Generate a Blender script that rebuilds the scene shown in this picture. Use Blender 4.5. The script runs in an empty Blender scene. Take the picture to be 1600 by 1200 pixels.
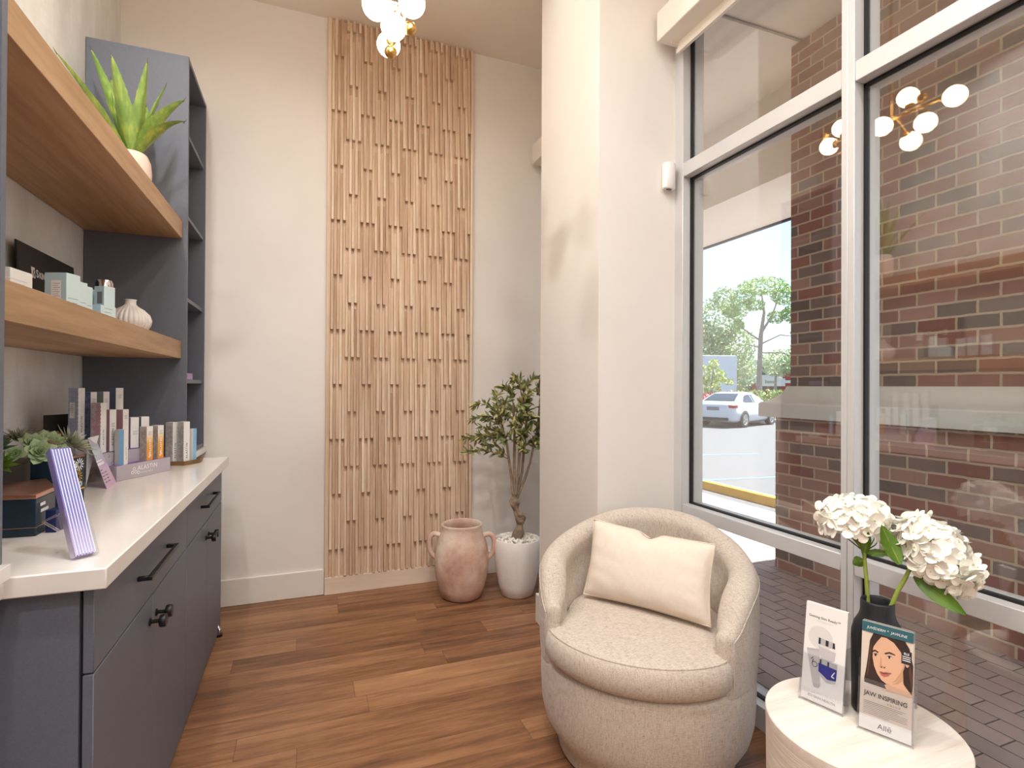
import bpy, math, random
from mathutils import Vector, Matrix
random.seed(11)
D = bpy.data; S = bpy.context.scene; COL = S.collection
PI = math.pi
sin, cos = math.sin, math.cos
R = math.radians
U = random.uniform

def lin(h):
    h = h.lstrip('#')
    o = []
    for i in (0, 2, 4):
        c = int(h[i:i+2], 16) / 255
        o.append(c/12.92 if c <= .04045 else ((c+.055)/1.055)**2.4)
    return (*o, 1)

# ------------------------------------------------------------------ materials
def N(nt, t, ins=None, **props):
    n = nt.nodes.new(t)
    for k, v in props.items(): setattr(n, k, v)
    for k, v in (ins or {}).items():
        if isinstance(v, bpy.types.NodeSocket): nt.links.new(v, n.inputs[k])
        else: n.inputs[k].default_value = v
    return n
def M_(nt, op, a, b=0.0, c=0.0):
    n = nt.nodes.new('ShaderNodeMath'); n.operation = op
    for i, v in enumerate((a, b, c)):
        if isinstance(v, bpy.types.NodeSocket): nt.links.new(v, n.inputs[i])
        else: n.inputs[i].default_value = v
    return n.outputs[0]
def mixc(nt, f, a, b, mode='MIX'):
    n = nt.nodes.new('ShaderNodeMix'); n.data_type = 'RGBA'; n.blend_type = mode
    for k, v in ((0, f), (6, a), (7, b)):
        if isinstance(v, bpy.types.NodeSocket): nt.links.new(v, n.inputs[k])
        else: n.inputs[k].default_value = v
    return n.outputs[2]
def ramp(nt, f, stops, const=False):
    n = nt.nodes.new('ShaderNodeValToRGB'); nt.links.new(f, n.inputs[0])
    if const: n.color_ramp.interpolation = 'CONSTANT'
    el = n.color_ramp.elements
    while len(el) < len(stops): el.new(.5)
    for e, (p, c) in zip(el, stops): e.position = p; e.color = lin(c) if isinstance(c, str) else c
    return n.outputs[0]
def base(name):
    m = D.materials.new(name); m.use_nodes = True
    nt = m.node_tree
    return m, nt, nt.nodes['Principled BSDF']
def objco(nt, scale=(1, 1, 1)):
    tc = N(nt, 'ShaderNodeTexCoord')
    mp = N(nt, 'ShaderNodeMapping', {'Vector': tc.outputs['Object'], 'Scale': scale})
    return mp.outputs[0]
def noise(nt, co, sc, det=3, rough=.55):
    return N(nt, 'ShaderNodeTexNoise', {'Vector': co, 'Scale': sc, 'Detail': det, 'Roughness': rough}).outputs['Fac']
def bump(nt, b, h, st=.2, dist=.01):
    nt.links.new(N(nt, 'ShaderNodeBump', {'Height': h, 'Strength': st, 'Distance': dist}).outputs[0], b.inputs['Normal'])
def simple(name, col, rough=.5, metal=0.0, var=.06, sc=6, bst=0.0, bsc=80, spec=.5, stretch=(1, 1, 1), island=0.0, coat=0.0):
    m, nt, b = base(name)
    co = objco(nt, stretch)
    c = lin(col) if isinstance(col, str) else col
    nz = noise(nt, co, sc)
    lo = tuple(x*(1-var) for x in c[:3]) + (1,); hi = tuple(min(1, x*(1+var)) for x in c[:3]) + (1,)
    cc = ramp(nt, nz, [(.3, lo), (.7, hi)])
    if island:
        g = N(nt, 'ShaderNodeNewGeometry').outputs['Random Per Island']
        k = M_(nt, 'MULTIPLY_ADD', g, island*2, 1-island)
        cc = mixc(nt, 1.0, cc, N(nt, 'ShaderNodeCombineXYZ', {0: k, 1: k, 2: k}).outputs[0], 'MULTIPLY')
    nt.links.new(cc, b.inputs['Base Color'])
    b.inputs['Roughness'].default_value = rough
    b.inputs['Metallic'].default_value = metal
    b.inputs['Specular IOR Level'].default_value = spec
    b.inputs['Coat Weight'].default_value = coat
    if bst: bump(nt, b, noise(nt, co, bsc, 2), bst, .004)
    return m
def wood(name, cols, axis, sc=6.0, rough=.5, island=0.0, fine=40):
    m, nt, b = base(name)
    st = [1, 1, 1]; st[axis] = .06
    co = objco(nt, tuple(st))
    if island:
        g = N(nt, 'ShaderNodeNewGeometry').outputs['Random Per Island']
        off = N(nt, 'ShaderNodeVectorMath', {0: co, 1: N(nt, 'ShaderNodeCombineXYZ', {0: M_(nt, 'MULTIPLY', g, 37.), 1: M_(nt, 'MULTIPLY', g, 91.), 2: M_(nt, 'MULTIPLY', g, 17.)}).outputs[0]}, operation='ADD')
        co = off.outputs[0]
    a = noise(nt, co, sc, 4, .6); f = noise(nt, co, sc*fine/6, 3, .7)
    v = M_(nt, 'ADD', M_(nt, 'MULTIPLY', a, .7), M_(nt, 'MULTIPLY', f, .3))
    if island: v = M_(nt, 'ADD', v, M_(nt, 'MULTIPLY', M_(nt, 'SUBTRACT', g, .5), island))
    n = len(cols)
    cc = ramp(nt, v, [(.3 + .4*i/(n-1), c) for i, c in enumerate(cols)])
    nt.links.new(cc, b.inputs['Base Color']); b.inputs['Roughness'].default_value = rough
    bump(nt, b, f, .08, .002)
    return m
def cells(nt, u, v, L, H, gap, rnd=False):
    """running bond: per-cell random colour, per-cell value, mortar mask (1 = joint)"""
    vr = M_(nt, 'DIVIDE', v, H); row = M_(nt, 'FLOOR', vr)
    if rnd: sh = N(nt, 'ShaderNodeTexWhiteNoise', {'W': row}, noise_dimensions='1D').outputs['Value']
    else: sh = M_(nt, 'MULTIPLY', M_(nt, 'MODULO', M_(nt, 'ABSOLUTE', row), 2.0), .5)
    ur = M_(nt, 'ADD', M_(nt, 'DIVIDE', u, L), sh); colm = M_(nt, 'FLOOR', ur)
    w = N(nt, 'ShaderNodeTexWhiteNoise', {'Vector': N(nt, 'ShaderNodeCombineXYZ', {0: colm, 1: row, 2: 3.3}).outputs[0]}, noise_dimensions='3D')
    fu = M_(nt, 'SUBTRACT', ur, colm); fv = M_(nt, 'SUBTRACT', vr, row)
    du = M_(nt, 'MULTIPLY', M_(nt, 'MINIMUM', fu, M_(nt, 'SUBTRACT', 1.0, fu)), L)
    dv = M_(nt, 'MULTIPLY', M_(nt, 'MINIMUM', fv, M_(nt, 'SUBTRACT', 1.0, fv)), H)
    d = M_(nt, 'MINIMUM', du, dv)
    mr = N(nt, 'ShaderNodeMapRange', {'Value': d, 'From Min': gap*.38, 'From Max': gap*.62, 'To Min': 1.0, 'To Max': 0.0})
    return w.outputs['Value'], mr.outputs[0], colm, row, d
def sep(nt):
    tc = N(nt, 'ShaderNodeTexCoord')
    s = N(nt, 'ShaderNodeSeparateXYZ', {0: tc.outputs['Object']})
    return tc.outputs['Object'], s.outputs[0], s.outputs[1], s.outputs[2]

def mat_brick():
    m, nt, b = base('red_brick'); co, x, y, z = sep(nt)
    jx = M_(nt, 'MULTIPLY', M_(nt, 'SUBTRACT', noise(nt, co, 14, 2), .5), .010)
    geo = N(nt, 'ShaderNodeSeparateXYZ', {0: N(nt, 'ShaderNodeNewGeometry').outputs['Normal']})
    isx = M_(nt, 'GREATER_THAN', M_(nt, 'ABSOLUTE', geo.outputs[0]), .5)
    u0 = M_(nt, 'ADD', M_(nt, 'MULTIPLY', isx, y), M_(nt, 'MULTIPLY', M_(nt, 'SUBTRACT', 1.0, isx), x))
    u = M_(nt, 'ADD', M_(nt, 'ADD', u0, 40.17), jx); v = M_(nt, 'ADD', M_(nt, 'ADD', z, 10.02), jx)
    w, mo, c, r, d = cells(nt, u, v, .2032, .0788, .0125)
    col = ramp(nt, w, [(0, '#ab7e72'), (.18, '#a06c5f'), (.36, '#94635a'), (.52, '#ad897e'), (.66, '#877c77'), (.8, '#6b6664'), (.92, '#b69285')], True)
    col = mixc(nt, M_(nt, 'MULTIPLY', noise(nt, co, 30, 4, .7), .45), col, lin('#b08b7c'))
    mort = mixc(nt, noise(nt, co, 60, 2), lin('#c9b59f'), lin('#d8c6b1'))
    nt.links.new(mixc(nt, mo, col, mort), b.inputs['Base Color'])
    b.inputs['Roughness'].default_value = .9
    h = M_(nt, 'ADD', M_(nt, 'MULTIPLY', mo, -1.0), M_(nt, 'MULTIPLY', noise(nt, co, 90, 3), .5))
    bump(nt, b, h, .5, .006)
    return m
def mat_paver():
    m, nt, b = base('clay_paver'); co, x, y, z = sep(nt)
    w, mo, c, r, d = cells(nt, M_(nt, 'ADD', y, 30.0), M_(nt, 'ADD', x, 30.0), .2, .1, .006)
    col = ramp(nt, w, [(0, '#b39f9b'), (.25, '#a89693'), (.5, '#bba8a3'), (.75, '#a19291')])
    col = mixc(nt, M_(nt, 'MULTIPLY', noise(nt, co, 25, 4, .7), .5), col, lin('#b3a09a'))
    nt.links.new(mixc(nt, mo, col, lin('#3f3535')), b.inputs['Base Color']); b.inputs['Roughness'].default_value = .75
    bump(nt, b, M_(nt, 'ADD', M_(nt, 'MULTIPLY', mo, -1.0), M_(nt, 'MULTIPLY', noise(nt, co, 70, 3), .3)), .4, .004)
    return m
def mat_floor():
    m, nt, b = base('walnut_plank_floor'); co, x, y, z = sep(nt)
    w, mo, c, r, d = cells(nt, M_(nt, 'ADD', x, 20.0), M_(nt, 'ADD', y, 20.03), 1.22, .127, .0022, True)
    off = N(nt, 'ShaderNodeCombineXYZ', {0: M_(nt, 'MULTIPLY', w, 31.0), 1: M_(nt, 'MULTIPLY', w, 57.0), 2: r}).outputs[0]
    mp = N(nt, 'ShaderNodeMapping', {'Vector': co, 'Scale': (.9, 9, 1)}).outputs[0]
    co2 = N(nt, 'ShaderNodeVectorMath', {0: mp, 1: off}, operation='ADD').outputs[0]
    a = noise(nt, co2, 1.6, 5, .62); f = noise(nt, co2, 9, 4, .7)
    v = M_(nt, 'ADD', M_(nt, 'ADD', M_(nt, 'MULTIPLY', a, .62), M_(nt, 'MULTIPLY', f, .3)), M_(nt, 'MULTIPLY', M_(nt, 'SUBTRACT', w, .5), .16))
    col = ramp(nt, v, [(.28, '#5d422f'), (.4, '#80583d'), (.5, '#966c4c'), (.6, '#a67b58'), (.72, '#b78f6b')])
    nt.links.new(mixc(nt, M_(nt, 'MULTIPLY', mo, .6), col, lin('#4a2c1c')), b.inputs['Base Color'])
    b.inputs['Roughness'].default_value = .42; b.inputs['Specular IOR Level'].default_value = .35
    bump(nt, b, M_(nt, 'SUBTRACT', M_(nt, 'MULTIPLY', f, .3), mo), .1, .002)
    return m
def mat_fabric():
    m, nt, b = base('oatmeal_weave')
    ca = objco(nt, (48, 280, 420)); cb = objco(nt, (330, 50, 46))
    a = noise(nt, ca, 1.0, 3, .7); c = noise(nt, cb, 1.0, 3, .7)
    v = M_(nt, 'ADD', M_(nt, 'MULTIPLY', a, .55), M_(nt, 'MULTIPLY', c, .45))
    col = ramp(nt, v, [(.34, '#93857a'), (.42, '#b8aa9d'), (.53, '#c9bdb1'), (.70, '#d6ccc2')])
    nt.links.new(col, b.inputs['Base Color']); b.inputs['Roughness'].default_value = .95; b.inputs['Specular IOR Level'].default_value = .15
    b.inputs['Sheen Weight'].default_value = .15
    bump(nt, b, v, .35, .003)
    return m
def mat_wallpaper():
    m, nt, b = base('grey_linen_wallcovering')
    big = noise(nt, objco(nt, (1, 2.2, .8)), 2.2, 4, .6); th = noise(nt, objco(nt, (1, 12, 320)), 1.0, 2)
    v = M_(nt, 'ADD', M_(nt, 'MULTIPLY', big, .8), M_(nt, 'MULTIPLY', th, .2))
    nt.links.new(ramp(nt, v, [(.32, '#cfcbc6'), (.5, '#dedbd7'), (.66, '#ebe9e6')]), b.inputs['Base Color'])
    b.inputs['Roughness'].default_value = .8; bump(nt, b, th, .15, .002)
    return m
def mat_glass(name, ior=1.6, tint=(1, 1, 1, 1), extra=0.0):
    m = D.materials.new(name); m.use_nodes = True; nt = m.node_tree; nt.nodes.clear()
    t = N(nt, 'ShaderNodeBsdfTransparent', {'Color': tint}); g = N(nt, 'ShaderNodeBsdfGlossy', {'Roughness': 0.0, 'Color': (1, 1, 1, 1)})
    bf = N(nt, 'ShaderNodeNewGeometry').outputs['Backfacing']
    fr = N(nt, 'ShaderNodeFresnel', {'IOR': M_(nt, 'ADD', M_(nt, 'MULTIPLY', bf, 1/ior-ior), ior)}).outputs[0]
    if extra: fr = M_(nt, 'ADD', fr, extra)
    mx = N(nt, 'ShaderNodeMixShader', {0: fr, 1: t.outputs[0], 2: g.outputs[0]})
    nt.links.new(mx.outputs[0], N(nt, 'ShaderNodeOutputMaterial').inputs[0])
    return m
def mat_emit(name, col, st):
    m, nt, b = base(name)
    b.inputs['Base Color'].default_value = lin(col); b.inputs['Emission Color'].default_value = lin(col); b.inputs['Emission Strength'].default_value = st
    b.inputs['Roughness'].default_value = .3
    return m
def mat_grad(name, stops, axis, lo, hi, rough=.5):
    """print gradient along a local axis (a printed colour, not a shade)"""
    m, nt, b = base(name); co, x, y, z = sep(nt)
    v = N(nt, 'ShaderNodeMapRange', {'Value': (x, y, z)[axis], 'From Min': lo, 'From Max': hi}).outputs[0]
    nt.links.new(ramp(nt, v, stops), b.inputs['Base Color']); b.inputs['Roughness'].default_value = rough
    return m

MT = {}
def mats():
    t = MT
    t['wall'] = simple('cream_wall_paint', '#e8e2dc', .75, var=.012, sc=3, bst=.05, bsc=220)
    t['trimw'] = simple('white_trim_paint', '#e9e3da', .45, var=.01)
    t['ceil'] = simple('ceiling_paint', '#eee6db', .85, var=.012, bst=.05, bsc=150)
    t['floor'] = mat_floor(); t['paper'] = mat_wallpaper(); t['brick'] = mat_brick(); t['paver'] = mat_paver()
    t['cab'] = simple('slate_grey_laminate', '#666a75', .5, var=.08, sc=260, bst=.04, bsc=300)
    t['cabin'] = simple('slate_grey_inside', '#555868', .6, var=.05, sc=200)
    t['seam'] = simple('dark_seam', '#15151a', .8)
    t['quartz'] = simple('white_quartz', '#ece6e0', .22, var=.03, sc=7, coat=.2)
    t['oakY'] = wood('oak_shelf_veneer', ['#8f6f50', '#a5825e', '#b99571', '#c8a682'], 1, 9, .5)
    t['slat'] = wood('whitewashed_oak', ['#bb9b80', '#d2b599', '#e0c8af', '#eddac3'], 2, 14, .75, .22)
    t['slattrim'] = wood('pale_oak_trim', ['#dcc6b3', '#e6d3c2', '#eddccd'], 0, 10, .65)
    t['black'] = simple('black_metal', '#1d1a1b', .38, .3)
    t['alu'] = simple('satin_aluminium', '#cdcccc', .42, .15, var=.02)
    t['gasket'] = simple('black_gasket', '#0b0b0d', .6)
    t['glass'] = mat_glass('window_glass', 1.95, (.97, .985, .975, 1))
    t['acrylic'] = mat_glass('clear_acrylic', 1.5, (.985, .99, 1, 1), .03)
    t['fabric'] = mat_fabric()
    t['linen'] = simple('cream_linen', '#e3d6c8', .9, var=.03, sc=60, bst=.25, bsc=420, spec=.15)
    t['tabletop'] = wood('whitewashed_ash', ['#d3c3b4', '#e3d6ca', '#eee4da', '#f4ece4'], 0, 16, .5)
    t['vase'] = simple('matte_black_ceramic', '#17181d', .55)
    t['petal'] = simple('white_petal', '#fbf8f0', .7, var=.05, island=.08, spec=.2)
    t['budc'] = simple('pale_green_bud', '#c3c97c', .7)
    t['leaf'] = simple('green_leaf', '#557a1c', .45, var=.2, sc=20)
    t['stem'] = simple('green_stem', '#7f8c33', .55, var=.2, sc=30)
    t['terra'] = None
    t['plaster'] = simple('white_plaster', '#ebe7e2', .85, var=.02, bst=.4, bsc=90)
    t['pebble'] = simple('white_pebble', '#efe9e2', .7, island=.08)
    t['bark'] = simple('olive_bark', '#8d7a66', .9, var=.3, sc=30, bst=.9, bsc=60)
    t['olive'] = simple('olive_leaf', '#798050', .55, var=.2, island=.45)
    t['olive2'] = simple('pale_olive_leaf', '#b3ab6c', .55, var=.2, island=.3)
    t['fruit'] = simple('dark_olive', '#2a2426', .3)
    t['brass'] = simple('brushed_brass', '#cda465', .28, 1.0, var=.05)
    t['globe'] = mat_emit('lit_opal_glass', '#ffe9c4', 15.0)
    t['ribbed'] = simple('pale_pink_glaze', '#e9dfd9', .3, var=.03)
    t['signb'] = simple('black_card', '#241d1c', .6)
    t['white'] = simple('white_card', '#eceae8', .5, var=.01)
    t['paleb'] = simple('pale_blue_card', '#b9d2de', .5, var=.02)
    t['paleb2'] = simple('paler_blue_card', '#d3e6ea', .5, var=.02)
    t['chrome'] = simple('chrome', '#d8d8dc', .12, 1.0)
    t['greytxt'] = simple('grey_print', '#77737a', .6)
    t['dktxt'] = simple('dark_print', '#2c2a2e', .6)
    t['ltxt'] = simple('pale_print', '#c9c4c4', .6)
    t['wtxt'] = simple('white_print', '#f4f2f2', .6)
    t['navy'] = simple('navy_card', '#0f2838', .4, var=.05)
    t['navy2'] = simple('deep_blue_card', '#12204f', .4)
    t['rose'] = simple('rose_gold_foil', '#c08d78', .28, .8)
    t['lilac'] = simple('lilac_card', '#a98fc6', .5)
    t['greyp'] = simple('grey_lilac_card', '#b6adb5', .55, var=.02)
    t['planter'] = simple('dark_wood_planter', '#43362d', .6, var=.2, sc=12, stretch=(1, .2, 1))
    t['traywood'] = wood('brown_tray_wood', ['#5d3f22', '#7a5630', '#8e6a40'], 0, 12)
    t['pink'] = simple('pink_print', '#c0416f', .5); t['orange'] = simple('orange_print', '#e59a35', .5)
    t['grw'] = simple('warm_grey_card', '#b5aeaa', .5); t['brownp'] = simple('brown_print', '#9a6a4a', .5)
    t['sky'] = simple('sky_blue_print', '#86b8dd', .5); t['steelb'] = simple('steel_blue_card', '#a6b1cb', .5, var=.1, sc=60)
    t['dkb'] = simple('dark_blue_card', '#6b769b', .5); t['sage'] = simple('grey_green_card', '#98a5a3', .5)
    t['magen'] = simple('plum_card', '#b98f9b', .5)
mats()
def mat_terra():
    m, nt, b = base('weathered_terracotta'); co = objco(nt)
    a = noise(nt, co, 5, 5, .6); s = noise(nt, co, 14, 4, .7); st = noise(nt, co, 3.1, 2, .5)
    col = ramp(nt, a, [(.32, '#b58d7c'), (.44, '#cdaa98'), (.55, '#dcc5b5'), (.68, '#ebdccf')])
    col = mixc(nt, ramp(nt, st, [(.52, (0, 0, 0, 1)), (.68, (.8, .8, .8, 1))]), col, lin('#cf9c92'))
    col = mixc(nt, ramp(nt, s, [(.62, (0, 0, 0, 1)), (.75, (.5, .5, .5, 1))]), col, lin('#a5804f'))
    nt.links.new(col, b.inputs['Base Color']); b.inputs['Roughness'].default_value = .9
    bump(nt, b, s, .2, .004); return m
MT['terra'] = mat_terra()

# ------------------------------------------------------------------ mesh builder
class MB:
    def __init__(s): s.v = []; s.f = []; s.m = []
    def add(s, vs, fs, mi=0, T=None):
        k = len(s.v)
        s.v += [tuple(T @ Vector(p)) if T is not None else tuple(p) for p in vs]
        s.f += [tuple(i + k for i in f) for f in fs]; s.m += [mi]*len(fs)
        return s
    def box(s, x0, x1, y0, y1, z0, z1, mi=0, T=None, fm=None):
        vs = [(x, y, z) for z in (z0, z1) for y in (y0, y1) for x in (x0, x1)]
        fs = [(0, 2, 3, 1), (4, 5, 7, 6), (0, 1, 5, 4), (2, 6, 7, 3), (0, 4, 6, 2), (1, 3, 7, 5)]   # -z +z -y +y -x +x
        for i, f in enumerate(fs):
            pass
        k = len(s.v); s.v += [tuple(T @ Vector(p)) if T is not None else p for p in vs]
        s.f += [tuple(i + k for i in f) for f in fs]; s.m += list(fm) if fm else [mi]*6
        return s
    def grid(s, fn, nu, nv, cu=False, cv=False, mi=0, T=None):
        vs = [fn(i/(nu if cu else nu-1), j/(nv if cv else nv-1)) for i in range(nu) for j in range(nv)]
        fs = []
        for i in range(nu if cu else nu-1):
            for j in range(nv if cv else nv-1):
                a, b = i, (i+1) % nu; c, d = j, (j+1) % nv
                fs.append((a*nv+c, b*nv+c, b*nv+d, a*nv+d))
        return s.add(vs, fs, mi, T)
    def lathe(s, prof, n=32, c=(0, 0, 0), mi=0, T=None, fn=None):
        vs = []; np_ = len(prof)
        for i in range(n):
            a = 2*PI*i/n
            for r, z in prof:
                rr = r*(fn(a, z) if fn else 1)
                vs.append((c[0]+rr*cos(a), c[1]+rr*sin(a), c[2]+z))
        fs = [(i*np_+j, ((i+1) % n)*np_+j, ((i+1) % n)*np_+j+1, i*np_+j+1) for i in range(n) for j in range(np_-1)]
        return s.add(vs, fs, mi, T)
    def tube(s, pts, r, n=10, mi=0, T=None, flat=1.0):
        P = [Vector(p) for p in pts]; k = len(P)
        rs = r if isinstance(r, (list, tuple)) else [r]*k
        vs = []; up = Vector((.13, .31, .94))
        d0 = (P[1]-P[0]).normalized(); x = d0.cross(up).normalized()
        for i in range(k):
            d = (P[min(i+1, k-1)] - P[max(i-1, 0)]).normalized()
            x = (x - d*x.dot(d)).normalized(); y = d.cross(x)
            for j in range(n):
                a = 2*PI*j/n; vs.append(P[i] + x*rs[i]*cos(a) + y*rs[i]*sin(a)*flat)
        fs = [(i*n+j, i*n+(j+1) % n, (i+1)*n+(j+1) % n, (i+1)*n+j) for i in range(k-1) for j in range(n)]
        fs += [tuple(reversed(range(n))), tuple(range((k-1)*n, k*n))]
        return s.add(vs, fs, mi, T)
    def prism(s, poly, z0, z1, mi=0, T=None):
        n = len(poly)
        vs = [(x, y, z0) for x, y in poly] + [(x, y, z1) for x, y in poly]
        fs = [tuple(reversed(range(n))), tuple(range(n, 2*n))] + [(i, (i+1) % n, n+(i+1) % n, n+i) for i in range(n)]
        return s.add(vs, fs, mi, T)
    def poly(s, pts, z=0.0, mi=0, T=None):
        return s.add([(x, y, z) for x, y in pts], [tuple(range(len(pts)))], mi, T)
    def ball(s, c, r, n=20, mi=0, T=None):
        r = r if isinstance(r, (tuple, list)) else (r, r, r)
        h = n//2
        return s.grid(lambda u, v: (c[0]+r[0]*sin(PI*v)*cos(2*PI*u), c[1]+r[1]*sin(PI*v)*sin(2*PI*u), c[2]-r[2]*cos(PI*v)), n, h+1, cu=True, mi=mi, T=T)
    def ring(s, c, r0, r1, z=0.0, n=10, mi=0, T=None):
        vs = [(c[0]+r*cos(2*PI*i/n), c[1]+r*sin(2*PI*i/n), z) for i in range(n) for r in (r0, r1)]
        return s.add(vs, [(2*i, 2*i+1, 2*((i+1) % n)+1, 2*((i+1) % n)) for i in range(n)], mi, T)
    def text(s, body, size, T, mi=0, align='LEFT', sx=1.0, shear=0.0, bold=0.0, spacing=1.0):
        cu = D.curves.new('t', 'FONT'); cu.body = body; cu.size = 1.0; cu.align_x = align; cu.shear = shear; cu.offset = bold; cu.space_character = spacing
        cu.resolution_u = 3
        o = D.objects.new('t', cu); COL.objects.link(o); bpy.context.view_layer.update()
        me = D.meshes.new_from_object(o.evaluated_get(bpy.context.evaluated_depsgraph_get()))
        s.add([(v.co.x*sx*size, v.co.y*size, v.co.z) for v in me.vertices], [tuple(p.vertices) for p in me.polygons], mi, T)
        D.objects.remove(o); D.curves.remove(cu); D.meshes.remove(me)
        return s
    def obj(s, name, mat, parent=None, loc=None, rz=None, bev=0.0, seg=2, ang=40, smooth=True, sub=0, mw=None):
        me = D.meshes.new(name); me.from_pydata([tuple(v) for v in s.v], [], s.f)
        ml = mat if isinstance(mat, (list, tuple)) else [mat]
        for m in ml: me.materials.append(MT[m] if isinstance(m, str) else m)
        for p, i in zip(me.polygons, s.m): p.material_index = i; p.use_smooth = smooth
        me.validate(); me.update()
        import bmesh
        bm = bmesh.new(); bm.from_mesh(me)
        if sub == 0 or True: bmesh.ops.recalc_face_normals(bm, faces=bm.faces)
        bm.to_mesh(me); bm.free()
        if smooth: me.set_sharp_from_angle(angle=R(ang))
        o = D.objects.new(name, me); COL.objects.link(o)
        if parent: o.parent = parent
        if loc: o.location = loc
        if rz is not None: o.rotation_euler = (0, 0, rz)
        if bev:
            b = o.modifiers.new('bevel', 'BEVEL'); b.width = bev; b.segments = seg; b.limit_method = 'ANGLE'; b.angle_limit = R(40)
        if sub:
            q = o.modifiers.new('subdivision', 'SUBSURF'); q.levels = sub; q.render_levels = sub
        return o
def tag(o, label, cat, group=None, kind=None):
    o['label'] = label; o['category'] = cat
    if group: o['group'] = group
    if kind: o['kind'] = kind
    return o
def thing(name, label, cat, loc=(0, 0, 0), rz=0.0, group=None, kind=None):
    o = D.objects.new(name, None); COL.objects.link(o); o.location = loc; o.rotation_euler = (0, 0, rz)
    return tag(o, label, cat, group, kind)
def basis(o, u, v):
    """matrix whose local x,y axes lie along u,v at point o"""
    u = Vector(u).normalized(); n = u.cross(Vector(v)).normalized(); v = n.cross(u)
    return Matrix(((u.x, v.x, n.x, o[0]), (u.y, v.y, n.y, o[1]), (u.z, v.z, n.z, o[2]), (0, 0, 0, 1)))
def structure(name, mb, mat, label, cat, **k):
    return tag(mb.obj(name, mat, **k), label, cat, None, 'structure')
# ------------------------------------------------------------------ camera, light, sky
def camera():
    F = 834.0; yaw, pitch, roll = R(21.0), R(.31), R(-.31)
    f = Vector((sin(yaw)*cos(pitch), cos(yaw)*cos(pitch), sin(pitch)))
    r = Vector((cos(yaw), -sin(yaw), 0)); u = r.cross(f)
    r2 = r*cos(roll) - u*sin(roll); u2 = r*sin(roll) + u*cos(roll)
    c = D.cameras.new('camera'); c.sensor_width = 36; c.lens = F/1600*36; c.clip_start = .05; c.clip_end = 400
    o = D.objects.new('camera', c); COL.objects.link(o)
    o.matrix_world = Matrix(((r2.x, u2.x, -f.x, 0), (r2.y, u2.y, -f.y, 0), (r2.z, u2.z, -f.z, 1.30), (0, 0, 0, 1)))
    S.camera = o
camera()
vs = S.view_settings; vs.view_transform = 'Standard'; vs.look = 'None'; vs.exposure = 0.0; vs.gamma = 1.0; vs.use_curve_mapping = False
try:
    S.cycles.max_bounces = 10; S.cycles.transparent_max_bounces = 24; S.cycles.diffuse_bounces = 6; S.cycles.glossy_bounces = 6
    S.cycles.sample_clamp_indirect = 8.0; S.cycles.caustics_reflective = False; S.cycles.caustics_refractive = False
    S.cycles.use_denoising = True
except Exception: pass
def world():
    w = D.worlds.new('sky'); S.world = w; w.use_nodes = True; nt = w.node_tree; nt.nodes.clear()
    sky = nt.nodes.new('ShaderNodeTexSky'); sky.sky_type = 'NISHITA'; sky.sun_disc = False
    sky.sun_elevation = R(60); sky.sun_rotation = R(90); sky.air_density = 1.0; sky.dust_density = 1.2; sky.ozone_density = 1.2
    tc = N(nt, 'ShaderNodeTexCoord')
    cl = N(nt, 'ShaderNodeTexNoise', {'Vector': N(nt, 'ShaderNodeMapping', {'Vector': tc.outputs['Generated'], 'Scale': (1, 1, 3.2)}).outputs[0], 'Scale': 3.6, 'Detail': 6, 'Roughness': .58}).outputs['Fac']
    cm = ramp(nt, cl, [(.5, (0, 0, 0, 1)), (.68, (.75, .75, .75, 1))])
    col = mixc(nt, cm, sky.outputs[0], (3.2, 3.25, 3.3, 1))
    bg = N(nt, 'ShaderNodeBackground', {'Color': col, 'Strength': SKY})
    nt.links.new(bg.outputs[0], N(nt, 'ShaderNodeOutputWorld').inputs[0])
SKY = .36
world()
def light(name, kind, loc, en, col=(1, 1, 1), **k):
    l = D.lights.new(name, kind); l.energy = en; l.color = col
    for a, b in k.items(): setattr(l, a, b)
    o = D.objects.new(name, l); COL.objects.link(o); o.location = loc; return o
su = light('sun', 'SUN', (8, 0, 12), 22.0, (1, .97, .92), angle=R(.6))
sd = Vector((1.0, -.06, 1.95)).normalized()
su.rotation_euler = sd.to_track_quat('Z', 'Y').to_euler()

# ------------------------------------------------------------------ room shell
XL, XR, YB, YF, ZC = -.98, 1.62, 3.54, -3.6, 3.61
structure('floor', MB().box(XL-.1, XR+.11, YF-.1, YB+.1, -.06, 0), 'floor', 'brown wood plank floor of the room', 'floor', smooth=False)
structure('ceiling', MB().box(XL-.1, XR+.15, YF-.1, YB+.1, ZC, ZC+.1), 'ceil', 'plain beige painted ceiling', 'ceiling', smooth=False)
structure('wall_back', MB().box(XL-.1, XR+.15, YB, YB+.12, 0, ZC), 'wall', 'cream back wall behind the slatted wood panel', 'wall', smooth=False)
wl = MB().box(XL-.12, XL, YF, .85, 0, ZC)
wl.box(XL-.12, XL, .85, YB, 0, ZC, 1)
structure('wall_left', wl, ['wall', 'paper'], 'left wall with grey linen wallcovering behind the shelves', 'wall', smooth=False)
structure('wall_front', MB().box(XL-.1, XR+.15, YF-.1, YF, 0, ZC), 'wall', 'cream wall behind the viewer', 'wall', smooth=False)
HZ = 3.08   # window head
wr = MB().box(XR, XR+.13, 2.08, 2.74, 0, ZC).box(XR, XR+.13, 3.49, YB, 0, ZC).box(XR, XR+.13, 2.74, 3.49, HZ, ZC).box(XR, XR+.13, YF, 2.08, HZ, ZC).box(XR, XR+.13, YF, -3.2, 0, HZ)
structure('wall_right', wr, 'wall', 'cream wall strip left of the tall storefront window', 'wall', smooth=False)
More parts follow.
